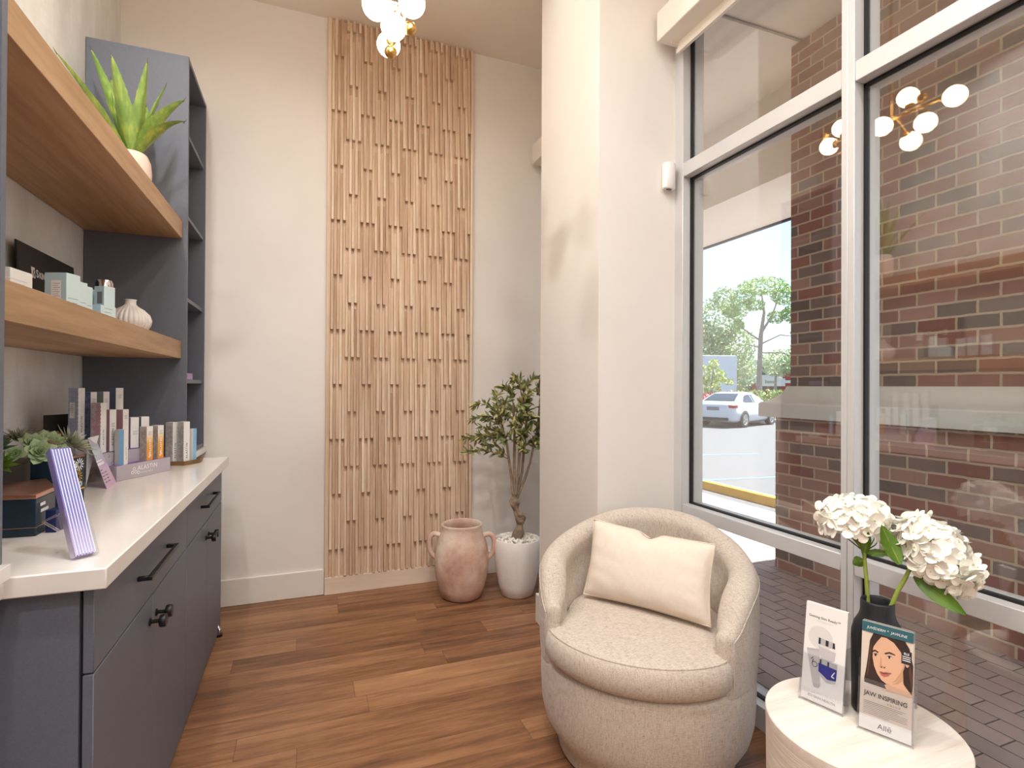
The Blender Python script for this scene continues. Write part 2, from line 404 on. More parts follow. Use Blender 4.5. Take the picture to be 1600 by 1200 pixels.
structure('wall_pillar', MB().box(1.206, XR, 2.075, 2.705, 0, ZC), 'wall', 'beige square pillar behind the armchair', 'wall', smooth=False)
def bb(name, mb, label): structure(name, mb, 'trimw', label, 'baseboard', bev=.004)
bb('baseboard_back', MB().box(XL, .107, YB-.016, YB, 0, .158).box(1.056, XR, YB-.016, YB, 0, .158), 'white baseboard along the back wall')
bb('baseboard_left', MB().box(XL, XL+.016, 3.245, YB-.016, 0, .158), 'white baseboard in the corner behind the cabinet')
bb('baseboard_pillar', MB().box(1.190, 1.206, 2.059, 2.721, 0, .158).box(1.206, 1.605, 2.059, 2.075, 0, .158).box(1.206, XR, 2.705, 2.721, 0, .158), 'white baseboard around the pillar')

# ------------------------------------------------------------------ storefront windows
def window(name, y0, y1, label, left_jamb=.0, lites=((.09, .71), (.765, 2.275), (2.34, HZ-.03))):
    """one bay between mullion centre lines y0..y1"""
    t = thing(name, label, 'window', (0, 0, 0), kind='structure')
    h = .0225; a, b = y0+h, y1-h-left_jamb
    fr = MB(); X0, X1 = 1.615, 1.735
    fr.box(X0, X1, b, y1+(0 if left_jamb else 0), 0, HZ).box(X0, X1, y0-(.0), a, 0, HZ)
    zs = [0] + [z for l in lites for z in l] + [HZ]
    for i in range(0, len(zs), 2): fr.box(X0+.002, X1, a, b, zs[i], zs[i+1])
    fr.obj('frame', 'alu', t, bev=.002, seg=1)
    g = MB()
    for z0, z1 in lites:
        for (p, q, r_, s_) in ((a, b, z0, z0+.007), (a, b, z1-.007, z1), (a, a+.007, z0, z1), (b-.007, b, z0, z1)):
            g.box(1.657, 1.677, p, q, r_, s_)
    g.obj('gasket', 'gasket', t, smooth=False)
    for z0, z1 in lites: MB().box(1.664, 1.670, a+.002, b-.002, z0+.002, z1-.002).obj('pane', 'glass', t, smooth=False)
    return t
window('window_1', 1.2115, 2.08, 'tall window bay between wall and first mullion, view of car park', .04)
window('window_2', .25, 1.2115, 'tall window bay right of the mullion, brick pier behind')
window('window_3', -.75, .25, 'window bay beside the viewer'); window('window_4', -1.95, -.75, 'window bay behind the viewer'); window('window_5', -3.2, -1.95, 'last window bay behind the viewer')
window('window_6', 2.74, 3.49, 'narrow window behind the pillar', .02)

def shade(y0, y1, label, hem):
    t = thing('roller_shade', label, 'roller shade', (1.562, (y0+y1)/2, 2.885)); L = (y1-y0)/2
    MB().box(-.075, .064, -L, L, 0, .135).obj('cassette', 'trimw', t, bev=.004)
    MB().box(-.02, .05, -L+.03, -L+.035, -.012, 0).obj('end_bracket', 'trimw', t); MB().box(-.02, .05, L-.035, L-.03, -.012, 0).obj('end_bracket', 'trimw', t)
    MB().box(.018, .021, -L+.05, L-.03, hem, .01).box(.012, .027, -L+.05, L-.03, hem-.02, hem).obj('shade_fabric', 'trimw', t)
shade(-.7, 2.045, 'white roller shade cassette above the tall window in front', -.03)
shade(2.75, 3.5, 'white roller shade end peeking out behind the pillar', -.12)
t = thing('wall_sensor', 'small white rounded sensor box on the wall edge beside the window', 'sensor', (1.563, 2.052, 2.222))
MB().lathe([(0, 0), (.024, 0), (.028, .004), (.028, .116), (.024, .12), (0, .12)], 20, T=Matrix.Diagonal((1.2, .78, 1, 1))).obj('housing', 'white', t)
MB().lathe([(0, -.002), (.012, -.002), (.012, 0)], 14, T=Matrix.Diagonal((1.2, .78, 1, 1))).obj('lens_ring', 'greytxt', t)

# recessed ceiling lights (out of view, most of them added to brighten the room)
DL = [(.80, 2.36, 5), (-.66, 1.8, 40), (-.66, .8, 40), (-.2, .5, 26), (.9, .4, 26), (-.4, -.8, 42), (1.0, -.8, 36), (.3, -2.2, 46), (.3, 1.2, 32)]
for i, (x, y, e) in enumerate(DL):
    t = thing('unseen_downlight', 'round recessed ceiling light out of view, most added to brighten the room', 'ceiling light', (x, y, ZC), group='recessed ceiling lights')
    MB().lathe([(.06, -.001), (.085, -.001), (.085, -.008), (.06, -.012), (.06, -.001)], 28).obj('trim_ring', 'trimw', t)
    MB().lathe([(0, -.004), (.06, -.004)], 28).obj('lens', MT.setdefault('lens', mat_emit('unseen_downlight_lens', '#fff0d8', 6)), t)
    a = light('unseen_downlight_lamp', 'AREA', (x, y, ZC-.02), e*.46, (.99, .99, .98), shape='DISK', size=.11, spread=R(165))

# ------------------------------------------------------------------ outside
structure('walkway', MB().box(1.74, 4.2, -4, 14, -.1, -.02), 'paver', 'clay brick paver walkway outside the window', 'walkway', smooth=False)
MT['conc'] = simple('pale_concrete', '#a8a198', .9, var=.08, sc=4); MT['asph'] = simple('light_asphalt', '#59595c', .95, var=.14, sc=90)
structure('curb', MB().box(4.2, 4.66, -4, 14, -.16, -.018), 'conc', 'pale concrete curb at the walkway edge', 'curb', bev=.015)
lot = MB().add([(4.66, -30, -.15), (11, -30, -.3), (160, -30, -.3), (160, 160, -.3), (11, 160, -.3), (4.66, 160, -.15), (-60, 160, -.15), (-60, 14, -.15), (4.66, 14, -.15)], [(0, 1, 4, 5), (1, 2, 3, 4), (5, 6, 7, 8)])
structure('ground', lot, 'asph', 'sunlit grey asphalt car park', 'ground', smooth=False)
MT['stucco'] = simple('cream_stucco', '#e6dfd4', .9, var=.02, bst=.1, bsc=60)
sf = MB().box(1.6, 3.7, -4, 14, 3.83, 3.95).box(3.7, 4.68, -4, 14, 3.08, 4.6)
structure('ceiling_soffit', sf, 'stucco', 'cream stucco soffit and beam over the walkway', 'soffit', smooth=False)
structure('trim_soffit', MB().box(1.75, 3.7, 2.85, 2.868, 3.818, 3.832), 'conc', 'thin control joint across the soffit', 'joint', smooth=False)
structure('trim_fascia', MB().box(4.68, 4.72, -4, 14, 3.06, 3.16), 'gasket', 'dark drip edge along the beam', 'trim', smooth=False)
structure('wall_above', MB().box(1.735, 1.78, -4, 14, HZ, 3.83).box(1.66, 1.78, 3.55, 14, 0, HZ), 'stucco', 'outside face of the shop wall', 'wall', smooth=False)
bp = thing('brick_pillar', 'red brick pier with white stone ledge outside the window', 'pillar', (3.7, 1.8, -.02), kind='structure')
def rel(mb, o): mb.v = [(v[0]-o[0], v[1]-o[1], v[2]-o[2]) for v in mb.v]; return mb
o_ = (3.7, 1.8, -.02)
MB().box(-.37, .4, -1.2, 1.14, 1.33, 3.85).obj('brick_shaft', 'brick', bp, smooth=False)
MB().box(-.45, .48, -1.3, 1.2, 0, 1.12).obj('brick_base', 'brick', bp, smooth=False)
cap = MB()
def capring(d, z): return [(-.37-d, -1.2-d, z), (.4+d, -1.2-d, z), (.4+d, 1.14+d, z), (-.37-d, 1.14+d, z)]
prof = [(.05, 1.11), (.15, 1.11), (.152, 1.118), (.152, 1.205), (.146, 1.215), (.10, 1.232), (.062, 1.262), (.03, 1.305), (.018, 1.335), (-.05, 1.338)]
vv = [p for d, z in prof for p in capring(d, z)]
cap.add(vv, [(4*i+j, 4*i+(j+1) % 4, 4*i+4+(j+1) % 4, 4*i+4+j) for i in range(len(prof)-1) for j in range(4)])
MT['ledge'] = simple('white_painted_stone', '#eeefec', .7, var=.02)
cap.obj('ledge_cap', 'ledge', bp, ang=30)
MT['yellow'] = simple('yellow_paint', '#c79c33', .7, var=.08, sc=8)
ws = MB().prism([(-.08, 0), (.08, 0), (.05, .12), (-.05, .12)], -.95, .95, T=Matrix(((1, 0, 0, 0), (0, 0, 1, 0), (0, 1, 0, 0), (0, 0, 0, 1))))
tag(ws.obj('wheel_stop', 'yellow', loc=(5.44, 5.33, -.17), bev=.012), 'yellow concrete wheel stop lying at the parking bay end', 'wheel stop')
MT['bpaint'] = simple('pale_blue_paint', '#557a99', .8, var=.1, sc=20)
sp = MB()
for y in (3.6, 6.6, 9.6): sp.box(5.1, 10.6, y-.05, y+.05, -.26, -.15)
sp = MB()
def gz(x): return -.15 - .15*(min(x, 11)-4.66)/(11-4.66)
def strip(mb, x0, x1, y0, y1, e=.003): mb.add([(x0, y0, gz(x0)+e), (x1, y0, gz(x1)+e), (x1, y1, gz(x1)+e), (x0, y1, gz(x0)+e)], [(0, 1, 2, 3)])
for y in (3.9, 6.9, 9.9): strip(sp, 5.0, 10.2, y-.05, y+.05)
strip(sp, 5.9, 6.02, 3.9, 9.9)
structure('trim_paint', sp, 'bpaint', 'pale blue painted parking lines on the asphalt', 'parking lines', smooth=False)

# car
def car():
    t = thing('car', 'white sedan parked in the car park, seen from behind', 'car')
    h = Vector((.926, .379, 0)).normalized(); l = Vector((-h.y, h.x, 0))
    c = Vector((16.52, 16.9, -.3)) - h*.95 + l*.78
    t.location = c; t.rotation_euler = (0, 0, math.atan2(h.y, h.x))
    MT['carw'] = simple('white_car_paint', '#c6ced8', .25, var=.01, coat=.6); MT['carg'] = simple('dark_car_glass', '#28343d', .08)
    MT['tyre'] = simple('tyre_rubber', '#202022', .8); MT['red'] = simple('red_lamp', '#a8202a', .25); MT['alloy'] = simple('alloy_wheel', '#b9bcc0', .3, .8)
    st = [(0, .60, .48, .78), (.03, .70, .34, .93), (.14, .80, .27, 1.02), (.5, .87, .22, 1.03), (1.1, .9, .2, 1.0), (2.0, .905, .2, .97), (3.0, .9, .2, .95), (3.7, .88, .2, .9), (4.2, .82, .22, .80), (4.48, .70, .28, .70), (4.58, .5, .38, .58)]
    def sec(s):
        x, w, zb, zt = s; q = [(0, zb), (w*.85, zb), (w*.97, zb+.1), (w, (zb+zt)/2-.02), (w*.985, zt-.16), (w*.93, zt-.04), (w*.8, zt), (0, zt+.01)]
        return [(x, y, z) for y, z in q] + [(x, -y, z) for y, z in q[-2:0:-1]]
    b = MB(); vs = [p for s in st for p in sec(s)]; n = 14
    b.add(vs, [(i*n+j, i*n+(j+1) % n, (i+1)*n+(j+1) % n, (i+1)*n+j) for i in range(len(st)-1) for j in range(n)] + [tuple(range(n)), tuple(range((len(st)-1)*n, len(st)*n))])
    b.obj('body', 'carw', t, ang=50)
    top = [(.42, .80, 1.02, .8, 1.02), (.8, .83, .98, .68, 1.21), (1.25, .85, .97, .60, 1.385), (1.75, .86, .96, .58, 1.44), (2.3, .86, .95, .58, 1.425), (2.8, .85, .94, .62, 1.27), (3.4, .8, .92, .78, .93)]
    cb = MB(); vs = []
    for x, w, z, w2, z2 in top: vs += [(x, w, z-.04), (x, w2+.02, z2-.03), (x, w2-.06, z2), (x, -w2+.06, z2), (x, -w2-.02, z2-.03), (x, -w, z-.04)]
    n = 6; cb.add(vs, [(i*n+j, i*n+j+1, (i+1)*n+j+1, (i+1)*n+j) for i in range(len(top)-1) for j in range(n-1)])
    cb.obj('cabin', 'carw', t, ang=50)
    def pl(a, x, z):  # side-glass point on cabin flank
        i = max(k for k in range(len(top)-1) if top[k][0] <= x); p, q = top[i], top[i+1]; k = (x-p[0])/(q[0]-p[0])
        w, zb, w2, z2 = (p[m]+(q[m]-p[m])*k for m in (1, 2, 3, 4)); f = (z-zb+.04)/(z2-.03-zb+.04)
        return (x, a*(w+(w2+.02-w)*f+.006), z)
    for a in (1, -1):
        for pts in ([(.98, 1.04), (1.28, 1.27), (1.62, 1.335), (1.86, 1.34), (1.92, 1.0), (1.2, 1.0)], [(1.96, 1.0), (1.91, 1.34), (2.3, 1.325), (2.62, 1.22), (2.98, 1.0)]):
            MB().add([pl(a, x, z) for x, z in pts], [tuple(range(len(pts)))]).obj('side_window', 'carg', t, smooth=False)
    MB().add([(.50, .66, 1.072), (.50, -.66, 1.072), (.8, -.60, 1.215), (1.2, -.52, 1.375), (1.2, .52, 1.375), (.8, .60, 1.215)], [(0, 1, 2, 5), (5, 2, 3, 4)]).obj('rear_window', 'carg', t, smooth=False)
    MB().add([(3.3, .66, .96), (3.3, -.66, .96), (2.55, -.52, 1.36), (2.55, .52, 1.36)], [(0, 1, 2, 3)]).obj('windscreen', 'carg', t, smooth=False)
    for a in (1, -1): MB().prism([(.02, .66*a), (.06, .42*a), (.10, .42*a), (.34, .875*a), (.30, .885*a), (.1, .80*a)], .80, .92).obj('tail_lamp', 'red', t, bev=.01)
    MB().box(-.012, .03, -.26, .26, .70, .84).obj('licence_plate', 'greytxt', t); MB().box(-.006, .2, -.62, .62, .30, .42).obj('bumper_insert', 'tyre', t, bev=.03)
    for x in (.95, 3.65):
        for a in (1, -1):
            T = Matrix.Translation((x, a*.80, .325)) @ Matrix.Rotation(PI/2*-a, 4, 'X')
            MB().lathe([(.22, -.1), (.30, -.1), (.325, -.07), (.325, .08), (.30, .115), (.22, .115), (.22, -.1)], 32, T=T).obj('tyre', 'tyre', t)
            rim = MB().lathe([(.185, .06), (.222, .1), (.222, .116), (.19, .11), (.185, .06)], 32, T=T).lathe([(0, .108), (.045, .105), (.05, .07), (0, .07)], 16, T=T)
            for k in range(5):
                for d in (-.14, .14):
                    g = 2*PI*k/5; rim.add([(.03*cos(g)-.02*sin(g), .03*sin(g)+.02*cos(g), .10), (.03*cos(g)+.02*sin(g), .03*sin(g)-.02*cos(g), .10), (.2*cos(g+d)+.016*sin(g), .2*sin(g+d)-.016*cos(g), .112), (.2*cos(g+d)-.016*sin(g), .2*sin(g+d)+.016*cos(g), .112)], [(0, 1, 2, 3)], T=T)
            rim.lathe([(0, .04), (.21, .04)], 24, T=T, mi=1); rim.obj('wheel_rim', ['alloy', 'tyre'], t)
            MB().ring((0, 0), .325, .37, .104, 28, T=T).obj('wheel_arch', 'tyre', t)
    for a in (1, -1): MB().ball((2.95, a*.95, 1.0), (.07, .1, .06), 12).obj('wing_mirror', 'carw', t)
car()
def blob_tree(name, label, cat, base_, blobs, nleaf, ls, lm, trunk, col_extra=None, up=.3, group=None, tm='bark2'):
    t = thing(name, label, cat, base_, group=group)
    m = MB()
    tot = sum(b[3]*b[4] for b in blobs)
    for bx, by, bz, rr, rz in blobs:
        for _ in range(int(nleaf*rr*rz/tot)):
            d = Vector((random.gauss(0, 1), random.gauss(0, 1), random.gauss(0, 1))).normalized()*(U(.35, 1)**.5)
            c = Vector((bx+d.x*rr, by+d.y*rr, bz+d.z*rz)); s = ls*U(.6, 1.4)
            a = Vector((U(-1, 1), U(-1, 1), U(-1, 1))).normalized(); b = a.cross(Vector((U(-1, 1), U(-1, 1), U(-.2, 1)))).normalized()
            m.add([c-a*s, c+b*s*.5, c+a*s, c-b*s*.5], [(0, 1, 2, 3)])
    m.obj('foliage', lm, t, smooth=False)
    tr = MB()
    for pts, rs in trunk: tr.tube(pts, rs, 8)
    if trunk: tr.obj('trunk', tm, t)
    return t
MT['bark2'] = simple('grey_bark', '#a3958a', .9, var=.2, sc=4)
MT['oakleaf'] = simple('light_green_leaf', '#b4c39c', .7, island=.3); MT['pineleaf'] = simple('pine_green', '#a9bf80', .7, island=.35)
MT['yleaf'] = simple('yellow_green_leaf', '#b0bd66', .7, island=.3); MT['redleaf'] = simple('red_leaf', '#b5656c', .7, island=.4); MT['hedge'] = simple('hedge_green', '#98a763', .7, island=.35)
blob_tree('oak_tree', 'broad leafy green tree at the left behind the truck', 'tree', (38.6, 44.1, -.3),
    [(-1.5, .8, 6.3, 3.2, 2.6), (.6, -.4, 8.3, 2.6, 2.6), (2.2, -1.2, 6.0, 2.2, 2.2), (-.4, 0, 4.3, 3.0, 1.6), (1.2, -.8, 10.8, 1.2, 1.3), (-2.8, 1.8, 8.9, 1.6, 1.6), (2.6, -1.4, 9.4, .9, .9)], 11000, .16, 'oakleaf', [([(0, 0, 0), (.1, 0, 3), (0, 0, 6), (.6, -.4, 9)], [.28, .22, .15, .06])])
pt = [([(0, 0, 0), (0, .05, 3), (.1, 0, 6), (.35, -.1, 8), (.2, .1, 10)], [.26, .22, .19, .12, .05]), ([(.1, 0, 6.2), (.9, -.4, 7.7), (1.4, -.6, 9.2)], [.12, .09, .04]), ([(.05, 0, 5.6), (-1.3, .5, 6.6), (-2.3, .9, 7.7)], [.08, .06, .03]),
      ([(.05, 0, 5.3), (1.6, -.6, 6.1), (2.6, -1, 6.0)], [.07, .05, .03]), ([(.05, 0, 4.6), (1.8, -.7, 4.6), (3.2, -1.3, 4.0)], [.07, .05, .02]), ([(.05, 0, 5.0), (-1.1, .4, 5.3), (-1.6, .6, 4.6)], [.05, .04, .02])]
blob_tree('pine_tree', 'tall pine with bare grey trunk and flat-topped crown', 'tree', (35.6, 34.5, -.3),
    [(.3, 0, 10.2, 2.0, .75), (-1.3, .5, 9.3, 1.1, .7), (1.9, -.8, 9.4, 1.2, .8), (-2.2, .9, 8.1, .8, .6), (2.5, -1.1, 7.9, .9, .8), (-.3, .3, 8.6, .9, .5), (1.2, -.5, 7.6, .7, .6), (-1.7, .6, 6.9, .5, .4), (2.9, -1.2, 6.2, .6, .4)], 5200, .11, 'pineleaf', pt)
blob_tree('background_tree', 'hazy rounded tree right of the truck, behind the pine', 'tree', (45.4, 47.4, -.3), [(0, 0, 3.6, 2.3, 2.6), (-1.5, .6, 5.5, 1.4, 1.6)], 3600, .15, 'oakleaf', [([(0, 0, 0), (0, 0, 4)], [.2, .12])])
blob_tree('background_tree', 'low spreading tree in front of the brick building', 'tree', (53.5, 47.9, -.3), [(-.8, .3, 4.6, 2.2, 1.7), (1.8, -1, 5.4, 2.2, 1.9)], 3600, .15, 'oakleaf', [([(-1.2, .5, 0), (-1.1, .4, 4)], [.2, .12])])
blob_tree('yellow_shrub', 'yellow-green upright shrub in front of the white truck', 'shrub', (19.1, 21.58, -.3), [(0, 0, 1.6, .45, .5), (-.3, .1, 2.3, .3, .5), (.4, -.1, 2.2, .35, .4), (.1, 0, 2.8, .25, .3), (.8, -.3, 1.9, .25, .2)], 900, .075, 'yleaf', [([(0, 0, 0), (0, 0, 1.4), (.1, 0, 2.6)], [.09, .07, .03])])
blob_tree('yellow_shrub', 'yellow-green shrub at the window edge, left of the other', 'shrub', (18.2, 21.9, -.3), [(0, 0, 1.4, .5, .7), (-.2, .1, 2.1, .35, .4)], 700, .075, 'yleaf', [([(0, 0, 0), (0, 0, 1.6)], [.06, .04])])
blob_tree('red_shrub', 'red-leaved shrub bed behind the white car', 'shrub', (16.8, 21.1, -.3), [(-1.2, .5, .8, .6, .5), (-.3, .1, .9, .6, .5), (.6, -.25, 1.0, .6, .5), (1.3, -.5, 1.0, .5, .4)], 1300, .09, 'redleaf', [])
hd = blob_tree('hedge', 'clipped light green hedge behind the car', 'hedge', (22.0, 20.9, -.3), [(-1.5+.5*i, .55-.2*i, 1.15, .5, .40) for i in range(9)], 2200, .07, 'hedge', [])
# raised bed edging
structure('curb', MB().tube([(12.5, 20.2, -.22), (15.2, 19.4, -.22), (18.2, 19.0, -.22), (21, 18.9, -.22)], .1, 8), 'conc', 'low pale curb in front of the planting bed', 'curb')
# truck
t = thing('box_truck', 'white box truck trailer parked behind the shrubs', 'truck', (25.5, 26.62, -.3)); t.rotation_euler = (0, 0, math.atan2(26.62-27.6, 25.49-22.94))
MT['truckw'] = simple('white_truck_panel', '#d2dae2', .5, var=.01)
MB().box(-7.2, 0, 0, 2.4, 1.15, 3.68).obj('cargo_box', 'truckw', t, bev=.03)
MB().box(-.02, .025, .12, 2.28, 1.25, 3.5).obj('rear_door', 'greytxt', t); MB().box(-7.2, 0, .1, 2.3, .95, 1.14).obj('chassis', 'tyre', t)
MB().box(-.06, .04, -.02, .08, 1.15, 3.68).obj('corner_post', 'truckw', t)
for x in (-1.4, -2.5):
    for y in (.1, 2.1): MB().lathe([(0, 0), (.5, 0), (.5, .25), (0, .25)], 24, T=Matrix.Translation((x, y+.2, .5)) @ Matrix.Rotation(PI/2, 4, 'X')).obj('wheel', 'tyre', t)
# far building
t = thing('shop_building', 'white and red brick shop building far across the car park', 'building', (58.5, 59.0, -.3)); t.rotation_euler = (0, 0, math.atan2(55.84-58.32, 63.82-57.36))
MT['redb'] = simple('far_brick', '#a8564a', .9, var=.05); MT['wht'] = simple('white_render', '#dcdad2', .8)
MT['grn'] = simple('green_letters', '#6f9a6a', .6)
MB().box(-4, 14, 0, 8, 0, 5.4).obj('wall', 'redb', t, smooth=False)
MB().box(-4, 14, -.15, .1, 2.35, 2.75).box(.3, 4.9, -.3, .1, 2.75, 5.6).box(-1.0, 1.1, -.06, .1, 2.75, 4.6).box(1.2, 5.2, -.5, .05, 1.9, 3.0).obj('white_band', 'wht', t, smooth=False)
for x0, x1, z0, z1 in ((-.3, .7, .3, 2.0), (1.6, 2.8, .3, 1.85), (3.3, 3.9, .3, 1.85), (4.2, 4.8, .3, 1.85), (-.4, 1.0, 3.1, 4.3), (1.6, 2.6, 3.5, 4.6), (3.2, 4.4, 3.5, 4.6)): MB().box(x0, x1, -.42 if z0 > 3.4 else -.08, .1, z0, z1).obj('window', 'carg', t, smooth=False)
gl = MB()
for i in range(7): gl.box(2.35+i*.21, 2.35+i*.21+.14, -.53, -.5, 2.3, 2.3+(.5 if i == 0 else .36))
gl.obj('sign_lettering', 'grn', t, smooth=False)

# ------------------------------------------------------------------ cabinets
XB = XL + .003
def base_unit(name, label, y0, y1, side):
    t = thing(name, label, 'cabinet', (-.445, (y0+y1)/2, 0)); L = (y1-y0)/2; g = .0015
    b = MB().box(XB+.445, -.004, -L, L, .0, .868)
    b.obj('body', 'cab', t, smooth=False)
    MB().box(-.006, .002, -L+.012, L-.012, .01, .862).obj('shadow_gap', 'seam', t, smooth=False)
    d = MB().box(.002, .022, -L+g, L-g, .682, .866).obj('drawer', 'cab', t, bev=.0015, seg=1)
    h = MB(); c = 0.0; w = .165
    h.box(.045, .057, -w, w, .094-.006, .094+.006); h.box(.022, .05, -w, -w+.012, .088, .10); h.box(.022, .05, w-.012, w, .088, .10)
    o = h.obj('bar_handle', 'black', d, bev=.0015, seg=1); o.location = (0, 0, .682)
    for a in (-1, 1):
        dr = MB().box(.002, .022, min(g*a, (L-g)*a), max(g*a, (L-g)*a), .012, .678).obj('door', 'cab', t, bev=.0015, seg=1)
        T = Matrix.Translation((.022, a*.036, .61)) @ Matrix.Rotation(PI/2, 4, 'Y')
        MB().lathe([(0, 0), (.011, 0), (.011, .003), (.0055, .006), (.0055, .022), (.017, .026), (.0185, .03), (.0185, .04), (.0165, .043), (0, .043)], 24, T=T).obj('knob', 'black', dr)
    return t
base_unit('base_cabinet', 'grey base cabinet with drawer and two doors, nearest the viewer', 1.391, 2.342, True)
base_unit('base_cabinet', 'grey base cabinet with drawer and two doors, at the far end of counter', 2.344, 3.225, False)
t = thing('base_cabinet', 'shallow grey cabinet at the left edge with one black knob showing', 'cabinet', (-.605, 1.04, 0))
MB().box(XB+.605, -.02, -.34, .345, 0, .868).obj('body', 'cab', t, smooth=False)
dr = MB().box(-.018, 0, -.338, .343, .012, .866).obj('door', 'cab', t, bev=.0015, seg=1)
T = Matrix.Translation((0, .272, .842-.0)) @ Matrix.Rotation(PI/2, 4, 'Y')
MB().lathe([(0, 0), (.011, 0), (.0055, .006), (.0055, .022), (.017, .026), (.0185, .03), (.0185, .04), (0, .043)], 24, T=T).obj('knob', 'black', dr)
t = thing('door_stop', 'small black and chrome foot at the floor below the far cabinet end', 'door stop', (-.418, 3.13, 0))
MB().lathe([(0, 0), (.018, 0), (.018, .012), (0, .014)], 18).obj('rubber_foot', 'black', t); MB().tube([(0, 0, .012), (.004, .0, .03), (-.012, .02, .05)], .008, 10).obj('chrome_arm', 'chrome', t)
ct = MB().prism([(XB, .70), (-.565, .70), (-.565, 1.358), (-.392, 1.358), (-.392, 3.238), (XB, 3.238)], .8695, .914)
tag(ct.obj('countertop', 'quartz', bev=.003), 'white quartz countertop running over the grey cabinets', 'countertop')

def tall_unit(label, y0, y1):
    t = thing('shelf_tower', label, 'shelf unit', (-.70, (y0+y1)/2, .914)); L = (y1-y0)/2; x0, x1 = XB+.70, .142
    z0, z1 = .032, 2.015
    MB().box(x0, x1+.013, -L-.002, L+.002, .0004, .031).obj('plinth', 'quartz', t, bev=.002)
    MB().box(x0, x1, -L, -L+.019, z0, z1).box(x0, x1, L-.019, L, z0, z1).box(x0, x1-.001, -L+.019, L-.019, z1-.02, z1).box(x0, x1-.001, -L+.019, L-.019, z0, z0+.02).obj('carcass', 'cab', t, bev=.001, seg=1)
    MB().box(x0, x0+.012, -L+.019, L-.019, z0+.02, z1-.02).obj('back_panel', 'cabin', t, smooth=False)
    for z in (2.554, 2.144, 1.731, 1.319): MB().box(x0+.012, x1-.008, -L+.0195, L-.0195, z-.01-.914, z+.01-.914).obj('shelf', 'cab', t, bev=.001, seg=1)
    return t
tall_unit('tall slate grey open shelf tower at the far end of the counter', 3.04, 3.535)
tall_unit('tall slate grey shelf tower at the left picture edge', .857, 1.342)
for z, lb in ((2.022, 'upper thick oak floating shelf carrying the agave'), (1.4305, 'lower thick oak floating shelf carrying pale blue cartons')):
    tag(MB().box(XB, -.58, 1.3445, 3.0375, z, z+.086).obj('floating_shelf', 'oakY', bev=.0015, seg=1), lb, 'shelf')
ZU, ZLW, ZT = 2.1085, 1.517, .9145
KS = 1.095
def far(o, z=None):
    o.location = (o.location.x*KS, o.location.y*KS, z or o.location.z); o.scale = (KS, KS, KS); return o

# agave on the upper shelf
t = thing('potted_agave', 'spiky green agave in a blush pot on the upper oak shelf', 'plant', (-.655, 2.52, ZU))
MT['blush'] = simple('blush_ceramic', '#dcc4b4', .6, var=.03); MT['soil'] = simple('dark_soil', '#3b2c22', .95)
MB().lathe([(0, 0), (.045, 0), (.055, .01), (.064, .06), (.066, .11), (.062, .15), (.052, .175), (.047, .18), (.045, .172), (.045, .16), (0, .16)], 36).obj('pot', 'blush', t)
MB().lathe([(0, .161), (.044, .161)], 20).obj('soil', 'soil', t)
def mat_agave():
    m, nt, b = base('agave_leaf'); co = objco(nt)
    a = noise(nt, co, 9, 3); s = N(nt, 'ShaderNodeTexNoise', {'Vector': objco(nt, (60, 60, 5)), 'Scale': 1.0}).outputs['Fac']
    v = M_(nt, 'ADD', M_(nt, 'MULTIPLY', a, .6), M_(nt, 'MULTIPLY', s, .4))
    nt.links.new(ramp(nt, v, [(.3, '#5d7a3a'), (.5, '#7d9a48'), (.68, '#b5bf58')]), b.inputs['Base Color']); b.inputs['Roughness'].default_value = .45
    return m
MT['agave'] = mat_agave(); MT['spine'] = simple('brown_spine', '#5a4030', .6)
tips = [(-.85, 2.36, 2.49), (-.84, 2.66, 2.68), (-.70, 2.42, 2.545), (-.585, 2.43, 2.555), (-.555, 2.58, 2.545), (-.465, 2.46, 2.44), (-.445, 2.37, 2.315), (-.77, 2.66, 2.57), (-.655, 2.71, 2.50), (-.80, 2.50, 2.40), (-.56, 2.66, 2.43)]
for k, tp in enumerate(tips):
    e = Vector(tp) - Vector((-.655, 2.52, 2.0365)); s0 = Vector((e.x*.06, e.y*.06, .155)); d = e - s0
    hor = Vector((d.x, d.y, 0)); side = Vector((-d.y, d.x, 0)).normalized() if hor.length > .02 else Vector((1, 0, 0))
    mid = s0 + d*.5 + Vector((0, 0, .30*hor.length*(1 if e.z < .45 else .4)))
    ln = d.length; W = .026 + .008*(k % 3)
    nrm = side.cross(d).normalized()
    if nrm.z < 0: nrm = -nrm
    def leafpt(u, v):
        p = s0*(1-u)**2 + mid*2*u*(1-u) + e*u*u
        w = W*((.55+.45*min(1, u/.4)) if u < .4 else max(.0, (1-(u-.4)/.6))**.75)
        w *= 1 + .05*((int(u*26) % 2)*2-1) if u < .9 else 1
        a = (v-.5)*2
        return p + side*a*w + nrm*(abs(a)**1.5*w*.42) + (nrm*-.004 if False else Vector((0, 0, 0)))
    def leafs(u, v):
        if v < .5: return leafpt(u, v*2)
        q = leafpt(u, 2-2*v); return q - nrm*.007*(1-u*.8)*(1-abs((2-2*v)-.5)*1.9)
    lf = MB().grid(leafs, 27, 12, cv=True).obj('leaf', 'agave', t, ang=60)
    MB().tube([e - d.normalized()*.012, e + Vector((0, 0, .004)) + d.normalized()*.008], [.002, .0004], 6).obj('tip_spine', 'spine', lf)
far(t)

